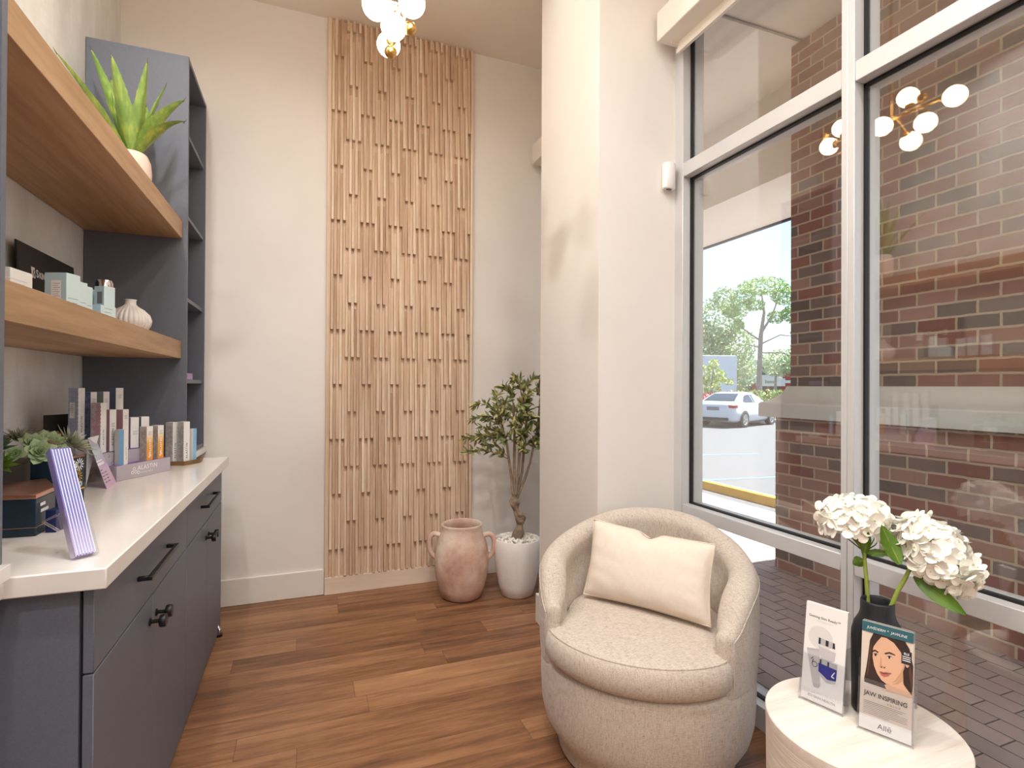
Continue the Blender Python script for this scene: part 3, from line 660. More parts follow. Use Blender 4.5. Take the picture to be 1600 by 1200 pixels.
# lower shelf things
def panel(w, h, th=.003): return MB().box(-w/2, w/2, -th, 0, 0, h)
t = thing('display_sign', 'black brand sign card leaning on the wall behind pale blue boxes', 'sign', (-.930, 2.60, ZLW+.0005)); t.rotation_euler = (0, R(-4), 0)
MB().box(-.006, 0, -.246, .246, 0, .290).obj('card', 'signb', t, bev=.001, seg=1)
T = Matrix.Translation((.0006, 0, 0)) @ basis((0, -.150, .182), (0, 1, 0), (0, 0, 1))
lg = MB().text('S', .040, T @ Matrix.Translation((.036, 0, 0)), sx=.95, bold=.03).text('KIN', .032, T @ Matrix.Translation((.0585, 0, 0)), sx=.9, bold=.03).text('C', .040, T @ Matrix.Translation((.104, 0, 0)), sx=.95, bold=.03).text('EUTICALS', .032, T @ Matrix.Translation((.133, 0, 0)), sx=.85, bold=.03)
lg.obj('lettering', 'wtxt', t, smooth=False)
e_ = MB().poly([(-.003, -.014), (.045, -.014), (.045, .058), (-.003, .058)], 0, 0, T)
e_.poly([(.006, -.006)] + [(.006+.032*u, -.004+.05*u+.014*sin(PI*u)) for u in (.15, .3, .5, .7, .85)] + [(.038, .048)] + [(.006+.032*u, -.004+.05*u-.005*sin(PI*u)) for u in (.85, .6, .4, .2)], .0006, 1, T)
e_.poly([(.018, -.010)] + [(.018+.024*u, -.008+.03*u-.01*sin(PI*u)) for u in (.3, .5, .8)] + [(.042, .026)] + [(.02+.018*u, .004+.02*u) for u in (.8, .4)], .0006, 1, T)
e_.v = [tuple(T @ (Matrix.Diagonal((.6, .55, 1, 1)) @ (T.inverted() @ Vector(v)))) for v in e_.v]
e_.obj('emblem', ['wtxt', 'signb'], t, smooth=False)

def carton(label, loc, rz, w, d, h, front='white', side='greyp', name='carton', group=None, prints=(), cat='box', top=None, far_=False):
    """w along local y (seen front is +x), d along local x"""
    t = thing(name, label, cat, loc, rz, group)
    ml = [front, side, top or front]
    MB().box(-d/2, d/2, -w/2, w/2, 0, h, fm=[2, 2, 1, 1, 0, 0]).obj('box', ml, t, bev=.0007, seg=1)
    for nm, mat, fn in prints:
        m = MB(); fn(m, w, d, h); m.obj(nm, mat, t, smooth=False)
    return far(t) if group == GB or far_ else t
GB = 'pale blue cartons on the lower shelf'
FT = lambda w, d, h: basis((d/2+.0004, 0, 0), (0, 1, 0), (0, 0, 1))      # front face: u = local y, v = z
ST = lambda w, d, h: basis((0, -w/2-.0004, 0), (1, 0, 0), (0, 0, 1))     # side face towards -y: u = local x
def lines(y0, n, dy, x0, x1, hh=.0012, face=FT):
    def f(m, w, d, h):
        T = face(w, d, h)
        for i in range(n): m.poly([(x0, y0-i*dy), (x1*(1 if i % 2 == 0 else .75), y0-i*dy), (x1*(1 if i % 2 == 0 else .75), y0-i*dy+hh), (x0, y0-i*dy+hh)], 0, 0, T)
    return f
def vtext(s, size, u, v, face=FT, bold=.01):
    def f(m, w, d, h): m.text(s, size, face(w, d, h) @ Matrix.Translation((u, v, 0)) @ Matrix.Rotation(PI/2, 4, 'Z'), bold=bold, spacing=1.25)
    return f
def htext(s, size, u, v, face=FT, bold=.0):
    def f(m, w, d, h): m.text(s, size, face(w, d, h) @ Matrix.Translation((u, v, 0)), align='CENTER', bold=bold)
    return f
def chain(u0, u1, v0, v1, r=.0042, face=ST, dens=1.0, seed=1):
    """honeycomb chain print: rings on a hex lattice, thinned towards one side"""
    def f(m, w, d, h):
        T = face(w, d, h); rg = random.Random(seed); j = 0; v = v0
        while v < v1:
            u = u0 + (r*1.1 if j % 2 else 0)
            while u < u1:
                if rg.random() < dens*(.35+.65*(u-u0)/(u1-u0+1e-6)): m.ring((u, v), r*.72, r, 0, 8, T=T)
                u += r*2.15
            v += r*1.8; j += 1
    return f
def patch(u0, u1, v0, v1, face=ST):
    def f(m, w, d, h): m.poly([(u0, v0), (u1, v0), (u1, v1), (u0, v1)], 0, 0, face(w, d, h))
    return f
carton('low white carton at the left end of the lower shelf', (-.69, 1.632, ZLW), R(-6), .085, .09, .076, 'white', 'white', name='carton', far_=True, prints=[('print', 'ltxt', lines(.05, 3, .008, -.06, .02))])
pb = lambda: [('print', 'greytxt', lines(.05, 2, .012, -.02, .018))]
carton('tallest pale blue carton with printed side panel, on the lower shelf', (-.665, 1.915, ZLW), R(-20), .05, .062, .122, 'paleb2', 'paleb', group=GB, prints=pb()+[('side_label', 'wtxt', patch(-.012, .016, .045, .1)), ('side_print', 'greytxt', lines(.09, 7, .006, -.008, .012, .0016, ST)), ('barcode', 'dktxt', lines(.052, 4, .0022, -.01, .0, .0012, ST))])
carton('pale blue carton second from left, beside the tallest one', (-.665, 1.985, ZLW), R(-18), .052, .05, .113, 'paleb2', 'paleb', group=GB, prints=pb())
carton('pale blue carton third from left on the lower shelf', (-.67, 2.048, ZLW), R(-18), .048, .05, .110, 'paleb2', 'paleb', group=GB, prints=pb())
carton('low pale blue carton lying at the shelf front', (-.635, 2.122, ZLW), R(-18), .07, .05, .060, 'paleb2', 'paleb', group=GB, prints=pb())
tj = thing('cream_jar', 'small pale blue box standing behind the low carton on lower shelf', 'box', (-.715, 2.205, ZLW), R(-18))
MB().box(-.03, .03, -.045, .045, 0, .125).obj('box', 'paleb', tj, bev=.001); MB().box(-.031, .031, -.046, .046, .093, .126).obj('lid', 'paleb', tj, bev=.001); far(tj)
carton('narrow upright pale blue carton in front of the chrome capped bottle', (-.645, 2.192, ZLW), R(-32), .040, .040, .134, 'paleb2', 'paleb', group=GB, prints=pb()+[('side_label', 'greytxt', patch(-.008, .012, .075, .115))])
t = thing('pump_bottle', 'glass bottle with chrome cap beside the ribbed vase on lower shelf', 'bottle', (-.675, 2.29, ZLW))
MT['serum'] = simple('serum_glass', '#8f9484', .12, coat=.5)
MB().lathe([(0, 0), (.024, 0), (.027, .004), (.027, .088), (.022, .098), (0, .1)], 32).obj('bottle', 'serum', t); MB().lathe([(.019, .098), (.021, .1), (.021, .114), (.019, .116)], 32).obj('collar', 'black', t)
MB().lathe([(.023, .114), (.026, .116), (.026, .162), (.022, .172), (0, .174)], 32).obj('cap', 'chrome', t); far(t)
t = thing('bud_vase', 'squat ribbed blush-white bud vase on the lower oak shelf', 'vase', (-.655, 2.515, ZLW))
MB().lathe([(0, 0), (.038, 0), (.052, .012), (.068, .04), (.071, .058), (.064, .08), (.045, .1), (.026, .112), (.019, .12), (.018, .134), (.021, .139), (.017, .138), (.014, .12), (0, .1)], 156, fn=lambda a, z: 1+(.07*abs(sin(a*13))**.7-.05)*max(0, min(1, (.115-z)/.03))).obj('body', 'ribbed', t, ang=180); far(t)
tag(MB().box(-.028, .028, -.065, .065, 0, .032).obj('small_box', 'lilac', loc=(-.598, 3.20, 1.3295), bev=.001), 'small lilac box lying on the shelf tower', 'box')

# ------------------------------------------------------------------ counter display
t = thing('display_stand', 'grey and purple three-step display stand on the white counter', 'display stand', (-.704, 2.544, ZT), math.atan2(-.439, .898))
# local: x = front normal, y = along the front
MT['step'] = simple('purple_step', '#8a6bb0', .5, var=.03); MT['ltp'] = simple('pale_pattern', '#9c92a0', .6)
MB().box(-.15, 0, 0, .294, 0, .0605).obj('bottom_step', ['greyp', 'step'], t, bev=.0008, seg=1)
MB().box(-.15, -.037, -.03, .294, .0605, .1155).obj('middle_step', 'greyp', t, bev=.0008, seg=1)
MB().box(-.15, -.08, -.10, .20, .1155, .1705).obj('top_step', 'greyp', t, bev=.0008, seg=1)
MB().box(-.0365, -.001, .001, .293, .0605, .0612).box(-.08, -.036, -.029, .293, .1155, .1162).box(-.149, -.081, -.099, .199, .1705, .1712).obj('purple_tread', 'step', t, smooth=False)
T = basis((.0006, .075, .018), (0, 1, 0), (0, 0, 1))
lt = MB().text('ALASTIN', .026, T @ Matrix.Translation((.03, .012, 0)), spacing=1.1, bold=.008).text('SKINCARE', .012, T @ Matrix.Translation((.045, -.004, 0)), spacing=1.3)
for c in ((.012, .02), (.004, .006), (.021, .006), (.035, .002)): lt.ring(c, .0045, .007, 0, 12, T=T)
lt.obj('lettering', 'wtxt', t, smooth=False)
pm = MB(); rg = random.Random(4)
for i in range(30): pm.ring((-.01-rg.random()*.13, .01+rg.random()*.10), .006, .008, 0, 10, T=basis((0, -.0306, 0), (1, 0, 0), (0, 0, 1)) if False else basis((0, -.0006, 0), (1, 0, 0), (0, 0, 1)))
pm.obj('honeycomb_print', 'ltp', t, smooth=False)
GS = 'skincare cartons on the stepped display'
AL = [('lettering', 'greytxt', vtext('ALASTIN', .015, .004, .022)), ('small_print', 'dktxt', lines(.112, 3, .006, -.008, .009))]
rz = R(-26)
def stood(label, x, y, z, h, front, side, prints=(), s=.032, r=rz, top=None, w=None): carton(label, (x, y, z+.0017), r, w or s, s, h, front, side, group=GS, prints=prints, top=top)
stood('sky blue and grey carton alone on the lowest step', -.702, 2.590, .974, .143, 'white', 'grw', [('blue_print', 'sky', patch(-.002, .0155, .0, .143)), ('lettering', 'greytxt', vtext('ALASTIN', .011, .004, .02))], .034, R(-8))
MT['ogr'] = mat_grad('orange_fade_print', [(.0, '#e8942c'), (.5, '#e9a545'), (.68, '#f0d5a5'), (.8, '#eeeae6')], 2, 0, .146)
for lb, x, y in (('left one of two orange-fronted cartons on the lowest step', -.645, 2.711), ('right one of two orange-fronted cartons on the lowest step', -.617, 2.768)):
    stood(lb, x, y, .974, .146, 'ogr', 'grw', [('lettering', 'wtxt', vtext('ALASTIN', .013, .005, .03, bold=.03)), ('small_print', 'greytxt', lines(.122, 3, .006, -.01, .012)), ('chain_print', 'brownp', chain(-.012, .014, .008, .135, seed=3)), ('emblem', 'wtxt', lambda m, w, d, h: [m.ring(c, .002, .0045, 0, 10, T=FT(w, d, h)) for c in ((-.002, .028), (.003, .021), (-.004, .016))])], .034)
stood('grey carton with pink chain print, left on the middle step', -.765, 2.545, 1.030, .197, 'white', 'greyp', [('chain_print', 'pink', chain(-.012, .016, .075, .19, seed=7)), ('lettering', 'greytxt', vtext('ALASTIN', .013, .004, .03))], .036, R(-14))
stood('white carton with plum side, left of two on the middle step', -.745, 2.598, 1.030, .168, 'white', 'magen', AL, .032)
stood('white carton with plum side, right of two on the middle step', -.716, 2.655, 1.030, .166, 'white', 'magen', [('print', 'greytxt', lines(.14, 3, .006, -.008, .009))], .030)
stood('short white carton behind the orange pair, left one', -.695, 2.708, 1.030, .13, 'white', 'greyp', [('print', 'greytxt', lines(.07, 3, .006, -.008, .012))], .034, R(-45))
stood('short white carton behind the orange pair, right one', -.668, 2.752, 1.030, .13, 'white', 'dkb', [('print', 'greytxt', lines(.07, 3, .006, -.008, .012))], .034, R(-45))
stood('tall blue-grey carton at the left of the top step', -.828, 2.520, 1.085, .20, 'white', 'steelb', [('lettering', 'greytxt', vtext('ALASTIN', .013, .004, .03)), ('white_label', 'wtxt', patch(-.012, .006, .085, .145)), ('label_print', 'greytxt', lines(.135, 5, .007, -.01, .002, .002, ST)), ('chain_print', 'ltp', chain(-.012, .016, .01, .19, seed=9))], .036, R(-16))
stood('carton with dark blue side, second from left on the top step', -.803, 2.573, 1.085, .184, 'white', 'dkb', [('print', 'greytxt', lines(.155, 3, .006, -.008, .010)), ('chain_print', 'steelb', chain(-.012, .014, .01, .17, seed=2))], .032, R(-20))
stood('carton with grey-green side, third from left on the top step', -.776, 2.624, 1.085, .185, 'white', 'sage', [('print', 'greytxt', lines(.155, 3, .006, -.008, .010))], .032, R(-22))
stood('carton with dark side at the right of the top step', -.746, 2.684, 1.085, .20, 'white', 'dkb', [('print', 'greytxt', lines(.17, 3, .006, -.008, .010))], .034, R(-34))
tag(MB().box(-.002, .002, -.06, .06, 0, .27).obj('backing_card', 'signb', loc=(-.892, 2.545, ZT), rz=R(-26)), 'thin dark card standing behind the tall blue-grey carton', 'card')
# hexagonal tray with three cartons
hw = [(-.645, 2.985), (-.611, 2.968), (-.546, 2.946), (-.490, 3.03), (-.487, 3.105), (-.513, 3.112), (-.532, 3.029), (-.64, 3.029)]
t = thing('wooden_tray', 'brown angular wooden tray at the far end of the counter', 'tray', (-.565, 3.0, ZT))
hexp = [(x+.565, y-3.0) for x, y in hw]
MB().prism([(x*.9, y*.9) for x, y in hexp], 0, .006).obj('tray_base', 'traywood', t)
rm = MB(); n = len(hexp)
vv = [(x*k, y*k, z) for k, z in ((.88, .0), (1.0, .020), (.93, .020), (.85, .006)) for x, y in hexp]
rm.add(vv, [(a*n+i, a*n+(i+1) % n, (a+1)*n+(i+1) % n, (a+1)*n+i) for a in range(3) for i in range(n)]); rm.obj('rim', 'traywood', t, smooth=False)
GT = 'cartons on the wooden tray'
tz = ZT + .0065
for lb, x, y, h, r, fr in (('left grey and white carton on the wooden tray', -.608, 2.992, .200, -22, 'white'), ('front right grey and white carton on the wooden tray', -.556, 2.984, .202, -34, 'white')):
    carton(lb, (x, y, tz), R(r), .036, .036, h, fr, 'grw', group=GT, prints=[('lettering', 'dktxt', vtext('ALASTIN', .016, .005, .025)), ('chain_print', 'greytxt', chain(-.014, .016, .02, .18, seed=int(-r)))])
carton('white carton with blue edge behind the others on the tray', (-.524, 3.026, tz), R(-30), .022, .022, .165, 'sky', 'white', group=GT)
# tent card
t = thing('tent_card', 'pink and lilac folded tent card in front of the purple stand', 'card', (-.70, 2.44, ZT))
MT['tent'] = mat_grad('pink_lilac_print', [(0, '#d9b3d2'), (.35, '#d7bcd9'), (.45, '#bfa9d6'), (.7, '#c9d6df'), (1, '#a697c4')], 1, 0, .2)
bl, br = Vector((.011, -.056, 0)), Vector((.0, .087, 0)); tl, tr = Vector((-.058, -.028, .187)), Vector((-.05, .06, .190))
Tt = basis(bl, br-bl, tl-bl); Ti = Tt.inverted()
q = [Ti @ p for p in (bl, br, tr, tl)]
cm = MB().prism([(p.x, p.y) for p in q], -.0012, 0); o = cm.obj('front_leaf', 'tent', t, smooth=False); o.matrix_local = Tt
pm = MB()
for i in range(9): pm.poly([(.012+.04*(i % 2), .02+.012*(i//2)), (.042+.04*(i % 2), .02+.012*(i//2)), (.042+.04*(i % 2), .024+.012*(i//2)), (.012+.04*(i % 2), .024+.012*(i//2))], .0005)
pm.poly([(.01, .088), (.1, .088), (.1, .098), (.01, .098)], .0005, 1).poly([(.01, .102), (.09, .102), (.09, .108), (.01, .108)], .0005, 1)
o = pm.obj('print', ['greytxt', 'wtxt'], t, smooth=False); o.matrix_local = Tt
bk = MB().add([(-.058, -.028, .187), (-.05, .06, .19), (-.092, .07, 0), (-.06, -.035, 0)], [(0, 1, 2, 3)]).add([(-.0592, -.028, .187), (-.0512, .06, .19), (-.0932, .07, 0), (-.0612, -.035, 0)], [(3, 2, 1, 0)])
bk.obj('back_leaf', 'white', t, smooth=False)
# leaning stack of leaflets in an acrylic easel
w = Vector((.76, .65, 0)).normalized(); l = Vector((-.0826, .0966, .232)).normalized(); dd = l.cross(w).normalized()
if dd.y < 0: dd = -dd
o0 = Vector((-.471, 1.436, ZT))
t = thing('leaflet_holder', 'clear acrylic easel holding purple leaflets on the near counter corner', 'leaflet holder', tuple(o0))
Tl = basis((0, 0, .0085), w, l)           # x along the stack, y up the lean, z out of the cards' edge
sg = 1 if (Tl.to_3x3() @ Vector((0, 0, 1))).dot(dd) > 0 else -1
def zr(a, b): return (a, b) if sg > 0 else (-b, -a)
ac = MB(); z0, z1 = zr(-.002, .03)
ac.box(-.003, -.001, -.002, .11, z0, z1, T=Tl).box(.0420, .0440, -.002, .12, z0, z1, T=Tl).box(-.003, .044, -.004, -.002, z0, z1, T=Tl)
ac.obj('acrylic_pocket', 'acrylic', t, smooth=False)
MB().tube([Tl @ Vector((-.004, .11, zr(.03, .03)[0])), Tl @ Vector((-.03, .10, zr(.03, .03)[0])), Vector((-.055, .075, .05)), Vector((-.06, .075, .001))], .003, 8).obj('easel_leg', 'acrylic', t)
MT['leafp'] = None
def mat_leaflet():
    m, nt, b = base('purple_leaflet_print'); co, x, y, z = sep(nt)
    v = N(nt, 'ShaderNodeMapRange', {'Value': y, 'From Min': 0, 'From Max': .26}).outputs[0]
    nt.links.new(ramp(nt, v, [(0, '#d9c9ec'), (.22, '#c3aee2'), (.34, '#9482cc'), (.6, '#8a80cc'), (1, '#958ad2')]), b.inputs['Base Color']); b.inputs['Roughness'].default_value = .35
    return m
MT['leafp'] = mat_leaflet(); MT['leafi'] = simple('pale_leaflet_edge', '#dbe4f7', .5)
for i in range(7):
    x = .0028 + i*.0056
    r = tag(MB().box(0, .0001, 0, .0001, 0, .0001).obj('leaflet', 'leafp') if False else D.objects.new('leaflet', None), 'purple folded leaflet standing in the leaning stack on the near counter corner', 'leaflet', 'purple leaflets in the leaning stack')
    COL.objects.link(r); r.matrix_world = Matrix.Translation(o0) @ Tl @ Matrix.Translation((x, 0, 0))
    a, b_ = zr(.0006, .026)
    if i == 0:
        cv = MB(); e0 = a if sg > 0 else b_; dz = sg
        ring_ = [(-.0026, e0+dz*.004), (-.0024, e0+dz*.0012), (-.0016, e0), (-.0006, e0), (.0004, e0+dz*.0012), (.0006, e0+dz*.004), (.0006, e0+dz*.024), (-.0026, e0+dz*.024)]
        vv = [(px, yy, pz) for yy in (0, .06, .12, .18, .262) for px, pz in ring_]
        cv.add(vv, [(k*8+j, k*8+(j+1) % 8, k*8+8+(j+1) % 8, k*8+8+j) for k in range(4) for j in range(8)] + [tuple(range(8)), tuple(range(32, 40))])
        c0 = cv.obj('cover', 'leafp', r)
        i0 = MB().box(.0007, .0029, .003, .259, *zr(.001, .024)).obj('inner_page', 'leafi', r, smooth=False)
    else:
        for s_ in (c0, i0):
            c = s_.copy(); COL.objects.link(c); c.parent = r
# navy boxes
GN = None
t = thing('gift_box', 'navy box with rose gold lid at the left of the counter', 'box', (-.64, 1.70, ZT))
pts = [(0, 0), (-.16, .01), (-.15, .235), (-.085, .285), (-.002, .115)]
MB().prism(pts, 0, .094).obj('box', 'navy', t, bev=.002)
MB().prism([(x*1.01+.001, y*1.01-.001) for x, y in pts], .0945, .106).obj('lid', 'rose', t, bev=.002)
MB().prism([(x*1.006+.0006, y*1.006-.0006) for x, y in pts], .021, .0225).obj('foil_band', 'rose', t)
lt = MB().text('OBAGI', .017, basis((.0008, .022, .068), (-.002, .115, 0), (0, 0, 1)), bold=.03).text('MEDICAL', .013, basis((.0008, .022, .052), (-.002, .115, 0), (0, 0, 1)), bold=.03) if False else MB()
Tn = basis((.0016, .018, .064), (-.002, .115, 0), (0, 0, 1))
for k, (u, v, w_) in enumerate(((0, .008, .03), (.003, -.008, .045))):
    for i in range(int(w_/.005)): lt.box(u+i*.005, u+i*.005+.0036, v, v+.008, 0, .0004, T=Tn)
lt.obj('white_print', 'wtxt', t, smooth=False)
tag(MB().box(-.012, .012, -.03, .03, 0, .058).obj('small_box', 'navy2', loc=(-.616, 1.757, ZT), rz=R(-8), bev=.001), 'small deep blue carton against the navy box', 'box')
tag(MB().box(-.01, .01, -.025, .025, 0, .06).obj('small_box', 'greyp', loc=(-.594, 1.80, ZT), rz=R(-8), bev=.001), 'small lilac-grey carton behind the leaflet stack', 'box')
t = thing('floral_box', 'navy box with floral printed side behind the leaflets', 'box', (-.688, 2.022, ZT))
fpts = [(0, 0), (.02, .078), (-.064, .065), (-.084, -.013)]
ctr = (-.032, .0325)
def grow(k): return [(ctr[0]+(x-ctr[0])*k, ctr[1]+(y-ctr[1])*k) for x, y in fpts]
MB().prism(fpts, 0, .155).obj('box', 'navy', t, bev=.001); MB().prism(grow(1.03), .155, .160).obj('lid_edge', 'rose', t, bev=.0005, seg=1)
MB().prism(grow(1.03), .052, .057).obj('gold_band', MT.setdefault('gold', simple('gold_foil', '#d8b052', .3, .6)), t)
Tf = basis((.0006, 0, 0), (.02, .078, 0), (0, 0, 1))
fp = MB(); e = .0006; rg = random.Random(3)
for cx, cy, col, rr in ((.022, .128, 0, .022), (.055, .132, 0, .02), (.018, .085, 1, .018), (.05, .095, 1, .02), (.06, .07, 0, .01)):
    for k in range(12):
        g = 2*PI*k/12
        fp.poly([(cx+.3*rr*cos(g-.2), cy+.3*rr*sin(g-.2)), (cx+rr*cos(g-.12), cy+rr*sin(g-.12)), (cx+rr*cos(g+.08), cy+rr*sin(g+.08)), (cx+.3*rr*cos(g+.1), cy+.3*rr*sin(g+.1))], e*(1+.05*k), col, Tf)
fp.obj('floral_print', ['wtxt', 'gold'], t, smooth=False)
# succulents
t = thing('succulent_planter', 'dark wooden planter full of succulents at the counter back', 'plant', (-.80, 1.99, ZT))
MB().prism([(-.085, -.10), (.0, -.10), (.0, .22), (-.085, .22)], 0, .145).obj('planter_box', 'planter', t, bev=.002)
MT['suc1'] = simple('pale_succulent', '#9fb287', .55, var=.15, sc=30, island=.15); MT['suc2'] = simple('deep_succulent', '#4d6b45', .5, var=.2, sc=30, island=.2)
MT['suc3'] = simple('lime_succulent', '#6f8a32', .5, var=.2, sc=30, island=.2); MT['suc4'] = simple('grey_succulent', '#a3a68f', .6, var=.12, sc=30, island=.12); MT['suc5'] = simple('bronze_succulent', '#8a7a55', .55, var=.2, sc=30, island=.2)
def rosette(c, r, n, mat, tilt, pointy, fat, nm='succulent'):
    m = MB(); T = Matrix.Translation(c) @ Vector((0, 0, 1)).rotation_difference(Vector(tilt).normalized()).to_matrix().to_4x4()
    for k in range(n):
        f = k/n; g = k*2.39996; el = R(8+72*f**1.1); L = r*(1-.55*f)
        dx, dz = cos(el), sin(el); W = L*fat
        def pt(u, v):
            s_ = L*u; ww = W*(sin(PI*min(1, u*.82+.08))**(.6 if not pointy else 1.0))*(1-u**(6 if not pointy else 2.2)*.98)
            a_ = 2*PI*v; y_ = ww*cos(a_); h_ = (.16*W+.25*ww*.5)*sin(a_)*(1-u*.6) + .28*L*u*u*.5 + (abs(cos(a_))**2)*ww*.25
            x_ = s_*dx - h_*dz + r*.04; z_ = s_*dz + h_*dx
            return (x_*cos(g)-y_*sin(g), x_*sin(g)+y_*cos(g), z_)
        m.grid(pt, 8, 8, cv=True, T=T)
    return m.obj(nm, mat, t, ang=70)
for c, r, n, mt_, ti, po, ft in [((.078, -.055, .185), .045, 28, 'suc1', (.5, -.8, .5), False, .38), ((.035, -.085, .188), .028, 18, 'suc1', (.2, -.9, .5), False, .42), ((.04, .0, .205), .042, 26, 'suc1', (.4, -.6, .8), False, .36),
    ((.015, -.125, .165), .052, 40, 'suc3', (.1, -.9, .4), True, .15), ((.0, -.105, .205), .05, 38, 'suc2', (.0, -.5, .9), True, .2), ((-.05, -.12, .19), .05, 36, 'suc2', (-.1, -.6, .8), True, .2), ((-.06, -.07, .215), .06, 38, 'suc2', (-.1, -.3, 1), True, .2), ((-.075, .05, .205), .06, 34, 'suc2', (-.2, 0, 1), True, .2),
    ((-.01, .06, .215), .062, 34, 'suc4', (.1, -.2, 1), True, .18), ((-.03, .14, .205), .06, 30, 'suc5', (.1, .1, 1), True, .22), ((.05, .08, .200), .052, 24, 'suc1', (.5, -.4, .8), False, .34),
    ((.09, .13, .190), .075, 44, 'suc4', (.7, .0, .7), True, .12), ((.03, .17, .205), .048, 22, 'suc5', (.2, .3, 1), False, .38), ((.06, .02, .195), .038, 22, 'suc5', (.5, -.4, 1), False, .36)]:
    rosette(c, r, n, mt_, ti, po, ft)
# ------------------------------------------------------------------ slatted wall panel
t = thing('slatted_wall_panel', 'tall whitewashed wood slat panel on the back wall', 'wall panel', (.108, YB, 0))
pw = .946; m = MB(); n = 51; sw = (pw-.045)/n; x0 = .024; zb0, ztop = .105, ZC-.002; Lp = .686
m.box(x0, pw-.02, -.006, 0, zb0, ztop)
for i in range(n):
    b, j = divmod(i, 5)
    zz = 2.340 - (0 if j % 2 == 0 else .343) - (0 if b % 2 == 0 else .172)
    k0 = math.floor((zz - zb0)/Lp)
    ends = [zz + Lp*k for k in range(-k0-1, 6)]
    for e0 in ends:
        a, c = max(zb0, e0+.0015), min(ztop, e0+Lp)
        if c - a < .01: continue
        def dep(z): return .004 + .034*max(0, 1-(z-e0)/Lp)**1.2
        xa, xb = x0+i*sw+.0006+U(0, .0006), x0+(i+1)*sw-.0006-U(0, .0006)
        d0, d1 = dep(a), dep(c); da_ = U(-.0008, .0008); d0 += da_; d1 += da_
        m.add([(xa, 0, a), (xb, 0, a), (xa, -d0, a), (xb, -d0, a), (xa, 0, c), (xb, 0, c), (xa, -d1, c), (xb, -d1, c)], [(2, 3, 7, 6), (0, 1, 3, 2), (4, 6, 7, 5), (0, 2, 6, 4), (1, 5, 7, 3), (0, 4, 5, 1)])
m.obj('slats', 'slat', t, smooth=False)
MB().box(0, .023, -.024, 0, .1055, ZC-.002).box(pw-.018, pw, -.03, 0, .1055, ZC-.002).obj('edge_trim', 'slat', t, bev=.001, seg=1)
MB().box(0, pw, -.03, 0, 0, .105).obj('base_board', 'slattrim', t, bev=.002)

# terracotta jar
t = thing('terracotta_jar', 'weathered terracotta jar with two handles standing beside the slat panel', 'jar', (.905, 3.215, 0))
pr_ = [(0, 0), (.108, 0), (.122, .008), (.142, .06), (.160, .13), (.168, .20), (.167, .26), (.156, .325), (.138, .375), (.128, .40), (.124, .425), (.127, .440), (.128, .447), (.122, .452), (.114, .446), (.112, .42), (.124, .37), (.15, .28), (.15, .18), (.12, .05), (0, .03)]
MB().lathe(pr_, 64, fn=lambda a, z: 1+.006*sin(3*a+9*z)).obj('body', 'terra', t, ang=60)
for a in (1, -1):
    d = Vector((.934, -.358, 0))*a
    pts = [(.135, .375), (.17, .385), (.196, .365), (.203, .325), (.197, .285), (.182, .255), (.158, .235)]
    fine = []
    for i in range(len(pts)-1):
        for k in range(3):
            u = k/3; p0, p1, p2, p3 = (pts[max(0, min(len(pts)-1, i+q))] for q in (-1, 0, 1, 2))
            fine.append(tuple(.5*(2*p1[c]+(p2[c]-p0[c])*u+(2*p0[c]-5*p1[c]+4*p2[c]-p3[c])*u*u+(3*p1[c]-p0[c]-3*p2[c]+p3[c])*u**3) for c in (0, 1)))
    fine.append(pts[-1])
    MB().tube([(d.x*r, d.y*r, z) for r, z in fine], .0155, 14).obj('handle', 'terra', t)

# olive tree
t = thing('olive_tree', 'faux olive tree with gnarled trunk in a white pot', 'plant', (1.243, 3.13, 0))
MB().lathe([(0, 0), (.092, 0), (.1, .006), (.118, .07), (.136, .16), (.147, .25), (.149, .30), (.146, .335), (.141, .35), (.134, .352), (.13, .34), (.13, .31), (0, .31)], 56).obj('pot', 'plaster', t)
pb = MB(); rg = random.Random(8)
for i in range(150):
    g, r = rg.random()*2*PI, .122*rg.random()**.5; s = rg.uniform(.009, .016)
    T = Matrix.Translation((r*cos(g), r*sin(g), .335+rg.random()*.022-(r/.122)**2*.004)) @ Matrix.Rotation(rg.random()*6, 4, Vector((rg.random(), rg.random(), .3+rg.random())).normalized())
    pb.ball((0, 0, 0), (s, s*rg.uniform(.6, .9), s*rg.uniform(.5, .8)), 8, T=T)
o = pb.obj('pebbles', 'pebble', t); o['kind'] = 'stuff'
tp = [(-.005, -.01, .33), (.0, -.012, .40), (.018, -.012, .44), (.012, -.01, .48), (-.012, -.01, .53), (-.028, -.012, .565), (-.03, -.012, .60), (-.02, -.01, .63)]
trk = MB().grid(lambda u, v: (lambda p, r, a: (p[0]+r*cos(a)*(1+.25*sin(3*a+u*21)), p[1]+r*sin(a)*(1+.22*cos(2*a+u*17)), p[2]))(
    [tp[min(6, int(u*7))][c]+(tp[min(6, int(u*7))+1][c]-tp[min(6, int(u*7))][c])*(u*7-min(6, int(u*7))) for c in range(3)], .028-.006*u+.006*sin(u*19), 2*PI*v), 36, 16, cv=True)
trk.ball((-.034, -.018, .585), (.024, .022, .026), 12).ball((.016, -.02, .455), (.022, .02, .024), 12).ball((.01, -.03, .5), (.02, .014, .018), 12)
trk.obj('trunk', 'bark', t, ang=80)
